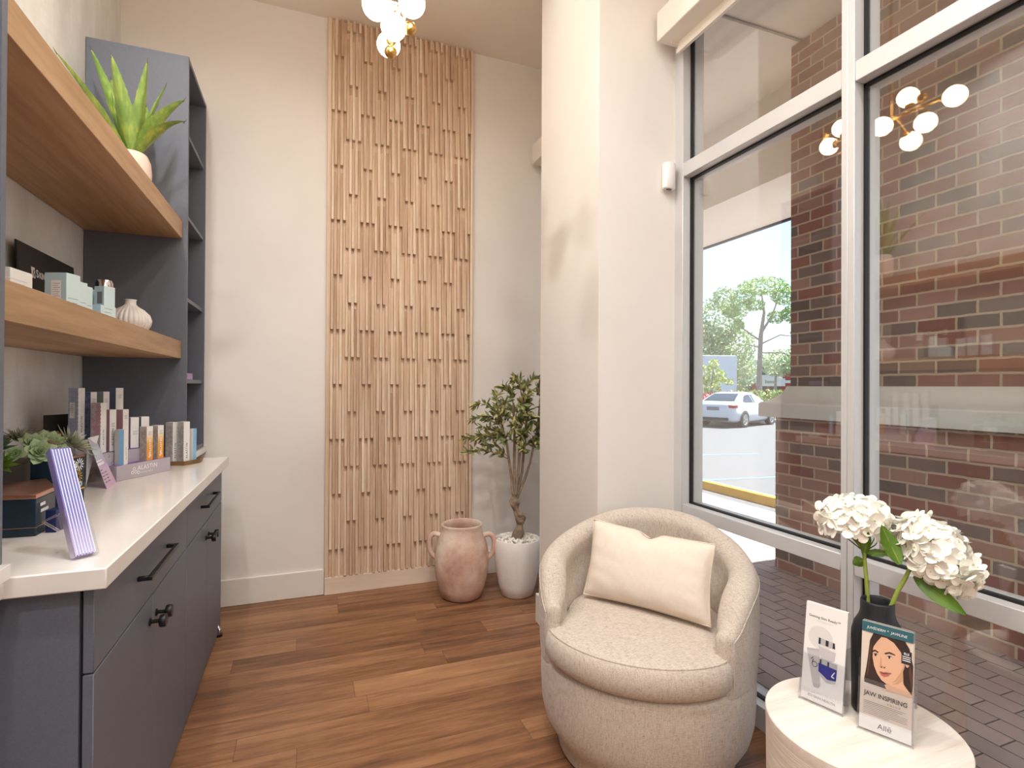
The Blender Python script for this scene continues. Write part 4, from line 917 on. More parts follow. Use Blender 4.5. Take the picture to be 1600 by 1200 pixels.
brs = [[(-.03, -.01, .59), (-.045, 0, .75), (-.075, 0, .95), (-.12, .01, 1.12)], [(-.025, -.01, .60), (-.02, .01, .8), (-.015, .02, 1.02), (-.02, .03, 1.2)], [(-.02, -.01, .60), (.005, -.01, .8), (.012, -.02, 1.05), (.02, -.02, 1.25)],
       [(-.015, -.01, .6), (.03, 0, .76), (.05, .01, .95), (.07, .02, 1.15)], [(-.01, -.01, .6), (.05, .0, .72), (.085, .0, .82), (.13, .0, 1.02), (.15, 0, 1.2)], [(-.012, 0, .6), (.02, .03, .8), (.04, .06, 1.0), (.06, .09, 1.15)]]
for p in brs: MB().tube(p, [.0105-.0015*i for i in range(len(p))], 8).obj('branch', 'bark', t)
fol = MB(); tw = MB(); fr = MB()
rg = random.Random(21)
def oleaf(c, d, L, w, mi):
    d = d.normalized(); s_ = d.cross(Vector((rg.uniform(-1, 1), rg.uniform(-1, 1), rg.uniform(-.3, 1)))).normalized(); up_ = s_.cross(d)
    us = (0, .25, .55, .8, 1); ws = (.12, .8, 1, .6, .02)
    vs_ = []
    for u, q in zip(us, ws):
        p = c + d*L*u + up_*(-.12*L*u*u)
        vs_ += [p - s_*w*q + up_*w*.25*q, p, p + s_*w*q + up_*w*.25*q]
    fol.add(vs_, [(3*i+j, 3*i+j+1, 3*i+4+j, 3*i+3+j) for i in range(4) for j in range(2)], mi)
twigs = []
def twig(p, e, k=9, sag=.03):
    P_ = [p + (e-p)*(i/k) + Vector((0, 0, -sag*(1-(2*i/k-1)**2)*0 + sag*sin(PI*i/k))) + Vector((rg.uniform(-1, 1), rg.uniform(-1, 1), rg.uniform(-1, 1)))*.006 for i in range(k+1)]
    tw.tube(P_, [.0032*(1-.75*i/k) for i in range(k+1)], 5)
    for i in range(1, k+1):
        ax = (P_[i]-P_[i-1]).normalized()
        for q in range(6 if i < k else 6):
            d = ax*rg.uniform(.4, 1.0) + Vector((rg.uniform(-1, 1), rg.uniform(-1, 1), rg.uniform(-.7, .8)))*.75
            oleaf(P_[i], d, rg.uniform(.035, .062), rg.uniform(.006, .0095), 0 if rg.random() < .68 else 1)
        if rg.random() < .12: fr.ball(P_[i]+Vector((rg.uniform(-.02, .02), rg.uniform(-.02, .0), -.014)), (.0062, .0062, .008), 8)
ends = [(-.345, -.02, .985), (-.33, -.03, .90), (-.30, .0, 1.10), (-.27, .02, 1.19), (-.24, -.04, 1.05), (-.26, .03, .97), (-.15, .0, 1.25), (-.17, -.06, 1.14), (-.10, .03, 1.30), (-.05, -.05, 1.33), (-.04, .05, 1.27), (.0, .02, 1.36), (.04, -.06, 1.26), (.07, .04, 1.30), (.12, -.03, 1.36), (.15, .02, 1.30),
        (.2, -.02, 1.2), (.22, .0, 1.08), (.2, -.05, .98), (.14, -.09, 1.1), (.1, -.1, .95), (.05, -.10, 1.12), (-.02, -.1, 1.18), (-.08, -.1, 1.05), (-.12, -.08, .96), (.25, .03, 1.28), (.17, .06, .92), (.0, -.09, .92), (-.05, .08, 1.15), (.1, .08, 1.2), (.28, -.02, 1.16), (-.2, .02, .93), (-.08, -.02, 1.2), (.06, .0, 1.22), (-.03, -.06, 1.08), (.03, -.07, 1.03), (.08, -.05, 1.08), (-.10, -.06, 1.12), (.0, -.05, 1.0), (.13, -.04, 1.04), (-.14, -.03, 1.02), (.05, -.04, 1.15), (-.22, -.03, 1.12), (.18, -.06, 1.06)]
for e in ends:
    e = Vector(e); best = None
    for b in brs:
        for i in range(len(b)-1):
            for u in (0, .5, 1):
                p = Vector(b[i]).lerp(Vector(b[i+1]), u)
                if p.z > e.z - .02 or p.z < .72: continue
                q = (p-e).length
                if best is None or q < best[0]: best = (q, p)
    p = best[1] if best else Vector((0, 0, .8))
    twig(p, e, max(5, int((p-e).length/.028)))
tw.obj('twigs', 'bark', t); fol.obj('foliage', ['olive', 'olive2'], t, ang=80); fr.obj('olive_fruit', 'fruit', t)['kind'] = 'stuff'

# ------------------------------------------------------------------ chandelier
t = thing('chandelier', 'brass bubble chandelier with lit opal globes hanging from the ceiling', 'chandelier', (.33, 2.0, ZC))
def cl(x, y, z): return Vector((x-.33, y-2.0, z-ZC))
MB().lathe([(0, 0), (.065, 0), (.065, -.02), (.055, -.028), (0, -.028)], 32).obj('ceiling_canopy', 'brass', t)
MB().tube([cl(.33, 2.0, 3.59), cl(.33, 2.0, 2.79)], .007, 12).obj('stem', 'brass', t)
ra, rb = cl(.325, 1.74, 2.785), cl(.332, 2.32, 2.79)
MB().tube([ra, rb], .011, 14).ball(tuple(cl(.33, 2.0, 2.79)), .02, 16).obj('rod', 'brass', t)
def onrod(y): u = (y-1.74)/.58; return ra.lerp(rb, u)
globes = [((.338, 2.355, 2.822), 2.27), ((.332, 2.19, 2.855), 2.17), ((.268, 2.05, 2.728), 2.07), ((.392, 2.07, 2.79), 2.08), ((.33, 2.0, 2.83), 1.99), ((.322, 1.885, 2.865), 1.88), ((.30, 1.80, 2.70), 1.80), ((.32, 1.672, 2.765), 1.76), ((.315, 1.97, 2.735), 1.97)]
globes = [((.324, 2.38, 2.80), 2.31), ((.315, 2.174, 2.747), 2.17), ((.223, 1.963, 2.671), 1.97), ((.362, 2.027, 2.757), 2.02), ((.330, 1.91, 2.866), 1.90), ((.31, 1.835, 2.70), 1.83), ((.325, 1.69, 2.764), 1.76), ((.332, 2.29, 2.872), 2.27)]
for c, y in globes:
    c = cl(*c); a = onrod(y); d = (c-a).normalized()
    g = MB().ball(tuple(c), .05, 32).obj('globe', 'globe', t)
    MB().tube([a, c - d*.05], .006, 10).tube([c-d*.062, c-d*.056, c-d*.044], [.012, .021, .024], 18).obj('globe_arm', 'brass', t)
for c, y in [((.320, 2.285, 2.712), 2.27), ((.378, 2.151, 2.742), 2.15), ((.338, 1.835, 2.825), 1.83), ((.335, 2.40, 2.87), 2.30)]:
    c = cl(*c); a = onrod(y)
    MB().tube([a, c], .0055, 10).ball(tuple(c), .0265, 24).obj('brass_ball', 'brass', t)

for i_, y_ in enumerate((-.7, -2.5)):     # unseen copies of the fixture, added to brighten the room
    r_ = t.copy(); COL.objects.link(r_); r_.location = (.33, y_, ZC); r_['label'] = 'unseen copy of the brass bubble chandelier, added behind the viewer for more light'; r_['group'] = 'added chandeliers behind the viewer'
    for ch in list(t.children):
        c_ = ch.copy(); COL.objects.link(c_); c_.parent = r_
# ------------------------------------------------------------------ armchair
CC = Vector((1.164, 1.663, 0)); TH0 = R(47)
t = thing('armchair', 'round oatmeal woven swivel armchair in front of the window', 'armchair', tuple(CC))
MB().lathe([(0, .006), (.30, .006), (.312, .012), (.315, .05), (.322, .07), (.345, .095), (.362, .125), (.373, .17), (.378, .25), (.378, .33), (.374, .352), (.36, .362), (0, .362)], 96).obj('base', 'fabric', t, ang=50)
MB().lathe([(0, 0), (.26, 0), (.26, .006), (0, .006)], 48).obj('swivel_plate', 'black', t)
zk = [(0, .787), (15, .785), (30, .773), (45, .750), (65, .716), (85, .688), (104, .672), (113, .650), (119, .618), (124, .575), (128, .53)]
def interp(tab, x):
    for (a, p), (b, q) in zip(tab, tab[1:]):
        if x <= b:
            u = (x-a)/(b-a); return p+(q-p)*u
    return tab[-1][1]
PM = 128
def prof_at(psi):
    a = abs(psi); zt = sum(interp(zk, min(PM, max(0, a+d))) for d in (-5, 0, 5))/3
    th = .098 * (1 if a < 112 else max(.5, math.sqrt(max(.0, 1-((a-112)/20)**2))))
    ro = .384; ri = ro - th; rc = (ro+ri)/2; hh = th/2; P_ = [(ro-.004, .345), (ro, .40)]
    top = zt - hh
    for k in range(4): P_.append((ro + .004*sin(PI*k/3), .42+(top-.42)*k/3.2))
    for k in range(9):
        g = PI*k/8; P_.append((rc + hh*cos(g), top + hh*sin(g)*1.0))
    lo = .40
    for k in range(1, 7):
        u = k/6; z = top + (lo-top)*u
        P_.append((ri + .010*sin(PI*min(1, u*1.9))*(1 if u < .53 else 0) - .012*sin(PI*max(0, (u-.42)/.58))*(1 if a < 100 else .3), z))
    P_.append((ri+.004, .362))
    return P_
m = MB(); npsi = 121; rings = [prof_at(-PM + 2*PM*i/(npsi-1)) for i in range(npsi)]; np_ = len(rings[0]); vs_ = []
for i, rg_ in enumerate(rings):
    a = TH0 + R(-PM + 2*PM*i/(npsi-1))
    vs_ += [(r*cos(a), r*sin(a), z) for r, z in rg_]
fs_ = [(i*np_+j, (i+1)*np_+j, (i+1)*np_+(j+1) % np_, i*np_+(j+1) % np_) for i in range(npsi-1) for j in range(np_)]
# rounded ends
for i, sgn in ((0, -1), (npsi-1, 1)):
    a = TH0 + R(sgn*PM); tv = Vector((-sin(a), cos(a), 0))*sgn
    ring = [Vector(vs_[i*np_+j]) for j in range(np_)]; cen = Vector((.345*cos(a), .345*sin(a), 0)); k0 = len(vs_)
    prev = [i*np_+j for j in range(np_)]
    for s_, off in ((.80, .016), (.45, .026)):
        cur = []
        for p in ring:
            zc = .345 + (max(q.z for q in ring)-.345)*.5
            q = Vector((cen.x + (p.x-cen.x)*s_, cen.y+(p.y-cen.y)*s_, p.z if p.z < .36 else zc + (p.z-zc)*(1-(1-s_)*.25))) + tv*off
            cur.append(len(vs_)); vs_.append(tuple(q))
        fs_ += [(prev[j], prev[(j+1) % np_], cur[(j+1) % np_], cur[j]) for j in range(np_)]; prev = cur
    fs_.append(tuple(prev))
m.add(vs_, fs_); m.obj('shell', 'fabric', t, ang=80)
# piped outer seam along the arms
sm = MB()
pts = []
for i in range(npsi):
    ps = -PM + 2*PM*i/(npsi-1); a = TH0 + R(ps); q = rings[i]
    pts.append((q[6][0]*cos(a)*1.003, q[6][0]*sin(a)*1.003, q[6][1]))
pts = [(pts[0][0], pts[0][1], .372)] + pts + [(pts[-1][0], pts[-1][1], .372)]
sm.tube(pts, .0018, 6).obj('seam', 'fabric', t)
TF = TH0 + PI
def cush(u, v):
    a = 2*PI*u; da = abs((a-TF+PI) % (2*PI) - PI); f = 1/(1+math.exp((math.degrees(da)-60)/4.5))
    ro = .283 + (.402-.283)*f
    tz = .468; bz = .362
    k = v*12
    if v <= .5:
        s_ = v/.5*.93; r = ro*s_; z = tz + .020*(1-s_**2)
    else:
        g = (v-.5)/.5; ang = -PI/2*0 + PI*g
        r = ro*.93 + ro*.07*sin(ang); z = (tz+bz)/2 + (tz-bz)/2*cos(ang)
        z = max(bz, z)
    return (r*cos(a), r*sin(a), z)
MB().grid(cush, 96, 28, cu=True).obj('seat_cushion', 'fabric', t, ang=70)
wl_ = MB().tube([(lambda p: (p[0], p[1], p[2]))(cush(i/96, .56)) for i in range(97)], .003, 6); wl_.obj('welt', 'fabric', t)

# lumbar pillow
bl, br, tr, tl = Vector((1.015, 1.850, .493)), Vector((1.275, 1.440, .495)), Vector((1.348, 1.500, .748)), Vector((1.09, 1.905, .765))
cen = (bl+br+tr+tl)/4
nn = (br-bl).cross(tl-bl).normalized()
if nn.dot(Vector((-1, -1, 0))) < 0: nn = -nn
def pil(sd):
    def f(u, v):
        uu, vv_ = 2*u-1, 2*v-1
        p = bl*(1-u)*(1-v) + br*u*(1-v) + tr*u*v + tl*(1-u)*v
        pinch = 1 - .055*(1-uu*uu)*abs(vv_)**3; pv = 1 - .05*(1-vv_*vv_)*abs(uu)**3
        p = cen + (br-bl).normalized()*((p-cen).dot((br-bl).normalized()))*pv + ((p-cen) - (br-bl).normalized()*((p-cen).dot((br-bl).normalized())))*pinch
        h = .074*((1-abs(uu)**2.6)*(1-abs(vv_)**2.6))**.55
        dent = .012*math.exp(-((uu-.0)/.16)**2)*max(0, vv_)**2
        wr = .0022*sin(uu*13+vv_*5)*(1-abs(uu)**3)*(abs(vv_)) + .002*sin(vv_*15+uu*4)*abs(uu)**2
        return tuple(p + nn*sd*(h-dent+wr*(1-max(abs(uu), abs(vv_))**8)) - Vector((0, 0, 1))*.02*math.exp(-((uu)/.13)**2)*max(0, vv_)**4 - cen)
    return f
t = thing('lumbar_pillow', 'cream linen lumbar pillow leaning on the armchair back', 'pillow', tuple(cen))
MB().grid(pil(1), 41, 25).grid(pil(-1), 41, 25).obj('cushion', 'linen', t, ang=80)
ed = [pil(1)(i/40, 0) for i in range(41)] + [pil(1)(1, i/24) for i in range(1, 25)] + [pil(1)(1-i/40, 1) for i in range(1, 41)] + [pil(1)(0, 1-i/24) for i in range(1, 25)]
MB().tube(ed, .0045, 6, flat=.5).obj('flange', 'linen', t)

# ------------------------------------------------------------------ side table and what stands on it
TZ = .495; TX, TY = 1.251, .9015
t = thing('side_table', 'round white-washed drum side table in front of the window', 'side table', (TX, TY, 0))
MB().lathe([(0, 0), (.196, 0), (.202, .006), (.2075, .468)] + [(.2075, .468), (0, .468)], 80).obj('drum', MT.setdefault('drum', simple('ash_drum_grain', '#e0d3c6', .6, var=.10, sc=3, stretch=(2, 2, 70), bst=.25, bsc=4)), t, ang=30)
MB().lathe([(0, .468), (.2078, .468), (.2082, .470), (.2085, .4925), (.2065, .495), (0, .495)], 96).obj('table_top', 'tabletop', t, ang=30)
t = thing('black_vase', 'tall ribbed matte black vase on the white side table', 'vase', (1.333, .919, TZ))
MB().lathe([(0, 0), (.050, 0), (.0545, .004), (.055, .17), (.054, .195), (.049, .217), (.040, .236), (.0365, .248), (.036, .274), (.0345, .278), (.032, .274), (.032, .245), (.032, .2), (0, .19)], 180, fn=lambda a, z: 1+.022*abs(sin(a*30))*(1 if .006 < z < .232 else .15)).obj('body', 'vase', t, ang=180)

def hydrangea(name, label, root, neck, head_c, axes, leaves, nflor, dome):
    """stalk from inside the vase to the head; head of four-petalled florets over an ellipsoid"""
    t = thing(name, label, 'flower', root); r0 = Vector(root)
    hc = Vector(head_c) - r0; nk = Vector(neck) - r0
    bs = nk*.55 + Vector((0, 0, .01))
    MB().tube([(0, 0, 0), bs*.5, bs, nk*.8, nk], [.0055, .0055, .005, .0048, .0045], 10).obj('stalk', 'stem', t)
    st = MB(); fl = MB(); A, B, Cc = [Vector(a) for a in axes]
    rg = random.Random(hash(name) % 1000 if False else nflor)
    N_ = nflor
    for i in range(N_):
        z = 1-2*(i+.5)/N_; rr = math.sqrt(1-z*z); g = i*2.39996
        d = Vector((rr*cos(g), rr*sin(g), z))
        if dome and d.z < -.35: continue
        pos = hc + A*d.x + B*d.y + Cc*d.z
        nr = (pos-hc).normalized()
        nr = (nr + Vector((rg.uniform(-.35, .35), rg.uniform(-.35, .35), rg.uniform(-.35, .35)))).normalized()
        x_ = nr.orthogonal().normalized(); y_ = nr.cross(x_); a0 = rg.random()*6; sz = rg.uniform(.021, .028)
        for k in range(4):
            g2 = a0 + PI/2*k; u_ = x_*cos(g2)+y_*sin(g2); w_ = nr.cross(u_)
            cup = rg.uniform(.1, .5); rows = []
            for u, q in ((.05, .10), (.35, .42), (.7, .56), (.95, .34), (1.06, .08)):
                c = pos + u_*sz*u + nr*(sz*cup*u*u - .002)
                rows += [c - w_*sz*q + nr*sz*.10*q, c, c + w_*sz*q + nr*sz*.10*q*rg.uniform(.5, 2)]
            fl.add(rows, [(3*a+b, 3*a+b+1, 3*a+4+b, 3*a+3+b) for a in range(4) for b in range(2)])
        fl.ball(tuple(pos+nr*.002), .0022, 6, mi=1)
        if i % 4 == 0: st.tube([nk, nk.lerp(pos, .5)+Vector((0, 0, -.004)), pos-nr*.006], [.002, .0016, .001], 5)
    fl.obj('flower_head', ['petal', 'budc'], t, ang=180); st.obj('flower_stems', 'stem', t)
    for base_, tip, side, W in leaves:
        b0, tp_ = Vector(base_)-r0, Vector(tip)-r0; d = tp_-b0; L = d.length; s_ = Vector(side).normalized(); s_ = (s_ - d.normalized()*s_.dot(d.normalized())).normalized(); nr = d.normalized().cross(s_)
        def lf(u, v):
            w_ = W*sin(PI*min(1, .03+u*.97))**.75*(1-.25*u); a = 2*v-1
            return tuple(b0 + d*u + s_*w_*a + nr*(abs(a)**1.4*w_*.28 + .05*L*sin(PI*u) + .0016*sin(a*9+u*30)*abs(a)))
        MB().grid(lf, 20, 9).grid(lambda u, v: tuple(Vector(lf(u, v)) - nr*.0008), 20, 9).obj('leaf', 'leaf', t, ang=80)
        MB().tube([Vector(nk)*.62 if False else b0, b0 + d*.5 + nr*(.05*L+.0008)*1.0, tp_*.98+b0*.02], [.0016, .0012, .0006], 5).obj('midrib', 'stem', t)
hydrangea('hydrangea_stem', 'left white hydrangea stem in the black vase, rounder head', (1.335, .94, .70), (1.362, .974, .874), (1.374, 1.008, .943),
    [(.050, -.062, 0), (.052, .042, 0), (0, .004, .060)], [((1.362, .974, .862), (1.338, .945, .935), (.6, -.8, .1), .013), ((1.36, .973, .853), (1.345, .993, .838), (.2, -.2, 1), .016), ((1.365, .968, .872), (1.39, .926, .879), (.3, .3, .7), .012)], 92, True)
hydrangea('hydrangea_stem', 'right white hydrangea stem in the black vase, taller drooping head', (1.325, .905, .70), (1.39, .875, .866), (1.440, .846, .899),
    [(.036, -.048, .004), (.050, .040, .012), (.026, -.034, -.080)], [((1.36, .882, .87), (1.35, .921, .958), (.6, -.8, .15), .021), ((1.40, .875, .839), (1.43, .778, .776), (.35, -.2, .8), .022)], 110, False)

MT['skin'] = simple('printed_skin', '#dcae90', .5, var=.01); MT['skin2'] = simple('printed_skin_shade', '#c99a7c', .5, var=.01); MT['hair'] = simple('printed_hair', '#33201b', .5, var=.05)
MT['skin3'] = simple('printed_skin_light', '#e4ba9d', .5, var=.01); MT['hair2'] = simple('printed_hair_light', '#5a3c2e', .5, var=.05); MT['lip'] = simple('printed_lip', '#b56a60', .5); MT['teal'] = simple('teal_print', '#2d5f69', .5); MT['beige'] = simple('beige_print', '#d9cabd', .5, var=.01); MT['cobalt'] = simple('cobalt_print', '#2c2f8e', .5)
MT['silver'] = simple('silver_print', '#b9b6b8', .5); MT['pale'] = simple('pale_grey_print', '#dcd8d8', .5); MT['pgrey'] = simple('light_grey_print', '#c4c0c2', .5)
def holder(label, bL, bR, back, lean, blabels):
    """acrylic pocket with a little stack of brochures; returns card frame (x right, y up, z towards the viewer) of the front brochure"""
    bL, bR = Vector(bL), Vector(bR); u = (bR-bL).normalized(); w = (bR-bL).length; bk = Vector((-u.y, u.x, 0)); v = (Vector((0, 0, 1)) + bk*lean).normalized()
    t = thing('brochure_holder', label, 'brochure holder', tuple(bL))
    Tm = basis((0, 0, 0), u, v)      # z = u x v
    s = 1 if (Tm.to_3x3() @ Vector((0, 0, 1))).dot(bk) < 0 else -1     # front side sign
    def zz(a, b): return tuple(sorted((a*s, b*s)))
    a = MB(); th = .0022; dp = .034
    a.box(0, w, .0012, .118, *zz(-th, 0), T=Tm)                       # front lip
    a.box(0, th, .0012, .16, *zz(-dp, -th), T=Tm).box(w-th, w, .0012, .16, *zz(-dp, -th), T=Tm)
    a.box(th, w-th, .0012, .0036, *zz(-dp, -th), T=Tm).box(0, w, .0012, .19, *zz(-dp-th, -dp), T=Tm)
    a.obj('acrylic_pocket', 'acrylic', t, smooth=False)
    fl = MB(); fl.box(-.0, w, 0, .0012, *zz(-dp-th, .004), T=basis((0, 0, 0), u, (0, 0, 1)) if False else Tm); fl.obj('foot', 'acrylic', t, smooth=False)
    out = []
    for k, lb in enumerate(blabels):
        off = -(.0050 + k*.0055); up = .0042
        b = D.objects.new('brochure', None); COL.objects.link(b)
        b.matrix_world = Matrix.Translation(bL) @ Tm @ Matrix.Translation((.0035 + k*.0012, up + k*.0015, off*s if s > 0 else -off*-1*-1))
        tag(b, lb, 'brochure'); out.append((b, s))
    return out, w
def brochure_body(b, s, w, h, mat, th=.004):
    MB().box(0, w, 0, h, *sorted((0, -th*s))).obj('pages', mat, b, bev=.0004, seg=1)
(b1,), w1 = holder('clear acrylic holder with the white skincare brochure, left on side table', (1.200, 1.034, TZ), (1.231, .933, TZ), None, .15, ['white brochure with printed jars and tube in the left acrylic holder'])
b, s = b1; W_, H_ = w1-.007, .242
brochure_body(b, s, W_, H_, 'white', .012)
def E(cx, cy, rx, ry, n=24, a0=0, a1=2*PI): return [(cx+rx*cos(a0+(a1-a0)*i/(n-1 if a1-a0 < 6 else n)), cy+ry*sin(a0+(a1-a0)*i/(n-1 if a1-a0 < 6 else n))) for i in range(n)]
def UV(pts): return [(x*W_, y*H_) for x, y in pts]
p = MB(); Z = .0004
p.poly(UV(E(.40, .66, .30, .12)), Z, 0)
p.poly(UV([(.08, .52), (.40, .55), (.46, .19), (.40, .15), (.32, .15), (.27, .19)]), Z*1.5, 1)                     # tube
p.poly(UV([(.10, .515), (.385, .54), (.39, .525), (.11, .50)]), Z*2, 2); p.poly(UV([(.27, .19), (.46, .19), (.43, .155), (.30, .155)]), Z*2, 2)
p.poly(UV([(.36, .58), (.78, .565), (.76, .475), (.60, .44), (.44, .455)]), Z*2, 1); p.poly(UV([(.36, .665), (.74, .655), (.76, .60), (.36, .60)]), Z*2.5, 2)
p.poly(UV([(.36, .665), (.41, .664), (.41, .60), (.36, .60)]), Z*3, 3); p.poly(UV([(.53, .66), (.60, .658), (.60, .60), (.53, .60)]), Z*3, 3); p.poly(UV([(.70, .657), (.745, .655), (.76, .60), (.70, .60)]), Z*3, 3)
p.poly(UV([(.40, .455), (.83, .455), (.83, .395), (.40, .395)]), Z*2.5, 2); p.poly(UV([(.42, .45), (.46, .45), (.46, .40), (.42, .40)]), Z*3, 3); p.poly(UV([(.60, .45), (.64, .45), (.64, .40), (.60, .40)]), Z*3, 3)
p.poly(UV([(.39, .41), (.83, .40), (.82, .29), (.62, .275), (.40, .325)]), Z*3.2, 4); p.poly(UV([(.40, .32), (.62, .27), (.82, .285), (.80, .255), (.60, .24), (.44, .285)]), Z*2.5, 1)
p.ring((.30*W_, .38*H_), .055*W_, .07*W_, Z*3, 20, 3); p.poly(UV([(.20, .425), (.26, .455), (.265, .448), (.205, .418)]), Z*3, 3); p.poly(UV([(.25, .43), (.27, .43), (.245, .38), (.23, .38)]), Z*3, 3)
p.poly(UV([(.70, .32), (.735, .325), (.79, .37), (.77, .372)]), Z*4, 5); p.poly(UV([(.71, .325), (.78, .318), (.78, .308), (.71, .312)]), Z*4, 5)
o = p.obj('printed_products', ['pale', 'pgrey', 'silver', 'dktxt', 'cobalt', 'wtxt'], b, smooth=False); 
tx = MB(); I = lambda x, y: Matrix.Translation((x*W_, y*H_, Z))
tx.text('Getting Skin Ready™', .0088, I(.47, .855), 0, 'CENTER').text('ZO SKIN HEALTH', .0082, I(.5, .045), 0, 'CENTER').text('Getting skin ready', .0055, I(.47, .825), 1, 'CENTER').text('ZO SKIN HEALTH', .0115, I(.5, .085), 1, 'CENTER').text('5', .012, I(.55, .515), 2, 'CENTER')  # larger pale bottom line has the fading of a light reflection in its colour
tx.obj('lettering', ['dktxt', 'pale', 'greytxt'], b, smooth=False)
(b2, b3), w2 = holder('clear acrylic holder with the portrait brochures, right on side table', (1.224, .893, TZ), (1.270, .793, TZ), None, .155, ['brochure with a dark-haired woman printed on it, front of the right holder', 'matching brochure peeking out behind the portrait one in the right holder'])
W_, H_ = w2-.009, .243
bb_, s = b3; brochure_body(bb_, s, W_, H_, 'beige', .0045)
m = MB(); m.poly([(0, H_*.9), (W_, H_*.9), (W_, H_), (0, H_)], .0003).obj('header_band', 'teal', bb_, smooth=False)
b, s = b2; brochure_body(b, s, W_, H_, 'beige', .0045)
def P(pts):
    o_ = []
    for x, y in pts:        # where a point of the leaflet's design sits on the page
        a = c = .5
        for _ in range(8):
            ex = 485*(1-a)*(1-c)+865*a*(1-c)+970*a*c+540*(1-a)*c - x; ey = 985*(1-a)*(1-c)+1140*a*(1-c)+312*a*c+195*(1-a)*c - y
            xa, xc = 380*(1-c)+430*c, 55*(1-a)+105*a; ya, yc = 155*(1-c)+117*c, -790*(1-a)-828*a
            dt = xa*yc - xc*ya; a -= (ex*yc - xc*ey)/dt; c -= (xa*ey - ex*ya)/dt
        o_.append((max(0, min(1, a))*W_, max(0, min(1, c))*H_))
    return o_
p = MB(); z = lambda k: .00025*k
p.poly(UV([(0, 0), (1, 0), (1, .13), (0, .13)]), z(1), 7)
p.poly(P([(640, 285), (600, 350), (578, 470), (560, 560), (538, 640), (600, 680), (690, 712), (750, 730), (905, 780), (925, 700), (938, 560), (922, 430), (880, 350), (800, 300), (715, 275)]), z(1), 0)
p.poly(P([(700, 640), (855, 590), (850, 690), (905, 775), (910, 795), (800, 760), (712, 735), (715, 690)]), z(2), 2)
p.poly(P([(700, 690), (720, 735), (800, 760), (905, 795), (905, 775), (860, 715), (845, 670), (800, 690)]), z(3), 1)
p.poly(P(E(893, 520, 20, 48)), z(3), 1)
p.poly(P([(690, 312), (650, 355), (622, 420), (617, 480), (626, 545), (648, 605), (680, 655), (715, 682), (755, 692), (795, 676), (840, 628), (870, 565), (878, 490), (858, 420), (805, 355), (745, 320)]), z(4), 1)
p.poly(P([(690, 308), (655, 345), (630, 400), (660, 365), (700, 330), (740, 340), (800, 380), (850, 450), (872, 520), (885, 470), (850, 390), (790, 330)]), z(5), 0)
p.poly(P([(600, 400), (615, 360), (600, 470), (575, 600), (560, 620)]), z(2), 10); p.poly(P([(900, 600), (915, 540), (925, 640), (905, 740)]), z(2), 10)
p.poly(P([(845, 620), (872, 560), (880, 500), (860, 560), (830, 610), (790, 655), (760, 676), (800, 668)]), z(5), 2)
p.poly(P([(612, 432), (640, 424), (668, 442), (664, 452), (640, 436), (616, 444)]), z(6), 0); p.poly(P([(718, 452), (758, 446), (806, 470), (800, 474), (756, 458), (722, 464)]), z(6), 0)
for cx, cy, w_ in ((644, 464, 18), (756, 487, 23)):
    p.poly(P([(cx-w_, cy+1), (cx-w_*.4, cy-8), (cx+w_*.4, cy-6), (cx+w_, cy+6), (cx+w_*.3, cy+9), (cx-w_*.5, cy+7)]), z(6), 3)
    p.poly(P(E(cx-1, cy, 9.5, 9, 14)), z(7), 0); p.poly(P([(cx-w_-4, cy), (cx-w_*.4, cy-13), (cx+w_*.4, cy-11), (cx+w_+6, cy+6), (cx+w_*.4, cy-5), (cx-w_*.4, cy-7)]), z(8), 0)
p.poly(P([(684, 470), (676, 530), (672, 552), (690, 562), (720, 566), (722, 552), (700, 552), (688, 540), (692, 500)]), z(6), 2); p.poly(P(E(686, 556, 6, 4, 10)), z(7), 0); p.poly(P(E(710, 562, 6, 4, 10)), z(7), 0)
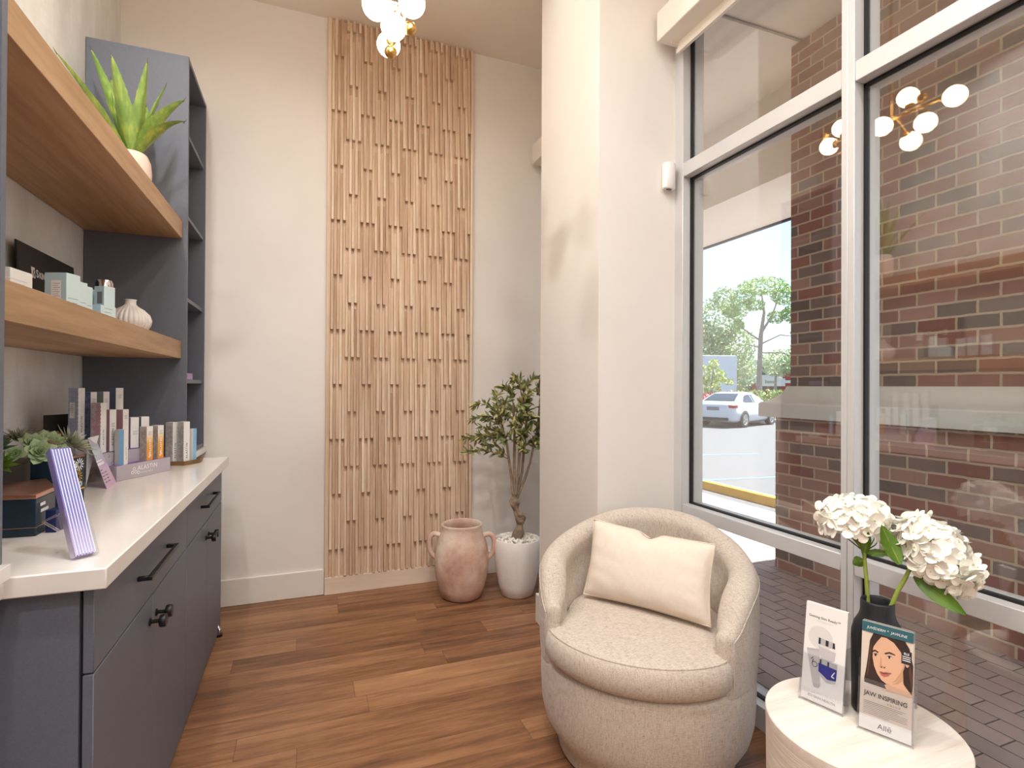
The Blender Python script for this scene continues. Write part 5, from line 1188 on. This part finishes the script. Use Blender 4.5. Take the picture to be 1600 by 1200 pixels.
p.poly(P([(664, 590), (684, 588), (698, 596), (716, 594), (768, 606), (740, 614), (700, 606)]), z(6), 4); p.poly(P([(668, 594), (700, 606), (762, 608), (735, 628), (702, 632), (680, 618)]), z(6), 4); p.poly(P([(664, 590), (700, 604), (768, 606), (700, 609)]), z(7), 0)
p.poly(UV([(0, .905), (1, .905), (1, 1), (0, 1)]), z(6), 5)
p.poly(UV([(.78, .70), (.97, .70), (.97, .82), (.78, .82)]), z(6), 8)
p.poly(P([(545, 620), (690, 668), (712, 722), (540, 660)]), z(2), 0)
p.obj('printed_portrait', ['hair', 'skin', 'skin2', 'wtxt', 'lip', 'teal', 'silver', 'white', 'dktxt', 'skin3', 'hair2'], b, smooth=False)
tx = MB(); I = lambda x, y, k=3: Matrix.Translation((x*W_, y*H_, z(k)))
tx.text('JUVÉDERM', .0082, I(.10, .938, 8), 0, 'LEFT', shear=.2, sx=.95).text('®', .0045, I(.50, .950, 8), 0, 'LEFT', sx=.9).text('JAWLINE', .0082, I(.57, .938, 8), 0, 'LEFT', shear=.2, sx=.95).text('JAW INSPIRING', .0142, I(.50, .315, 4), 1, 'CENTER', bold=.02, sx=.86).text('Allē', .0165, I(.50, .040, 3), 1, 'CENTER')
tx.text('ELLE', .0068, I(.875, .785, 8), 0, 'CENTER', bold=.02, sx=.75)
for i, (wd, mi) in enumerate(((.8, 1), (.74, 1), (.66, 2), (.84, 2), (.84, 2), (.82, 2), (.84, 2), (.5, 2))): tx.poly(UV([(.08, .258-i*.0155), (.08+wd, .258-i*.0155), (.08+wd, .2612-i*.0155), (.08, .2612-i*.0155)]), z(2), mi)
for i in range(3): tx.poly(UV([(.80, .765-i*.018), (.95, .765-i*.018), (.95, .772-i*.018), (.80, .772-i*.018)]), z(8), 0)
for i in range(2): tx.poly(UV([(.06, .415-i*.018), (.40, .415-i*.018), (.40, .420-i*.018), (.06, .420-i*.018)]), z(4), 0)
tx.text('VOLUX', .006, I(.66, .278, 3), 1, 'CENTER', spacing=1.5)
tx.obj('lettering', ['wtxt', 'dktxt', 'greytxt'], b, smooth=False)
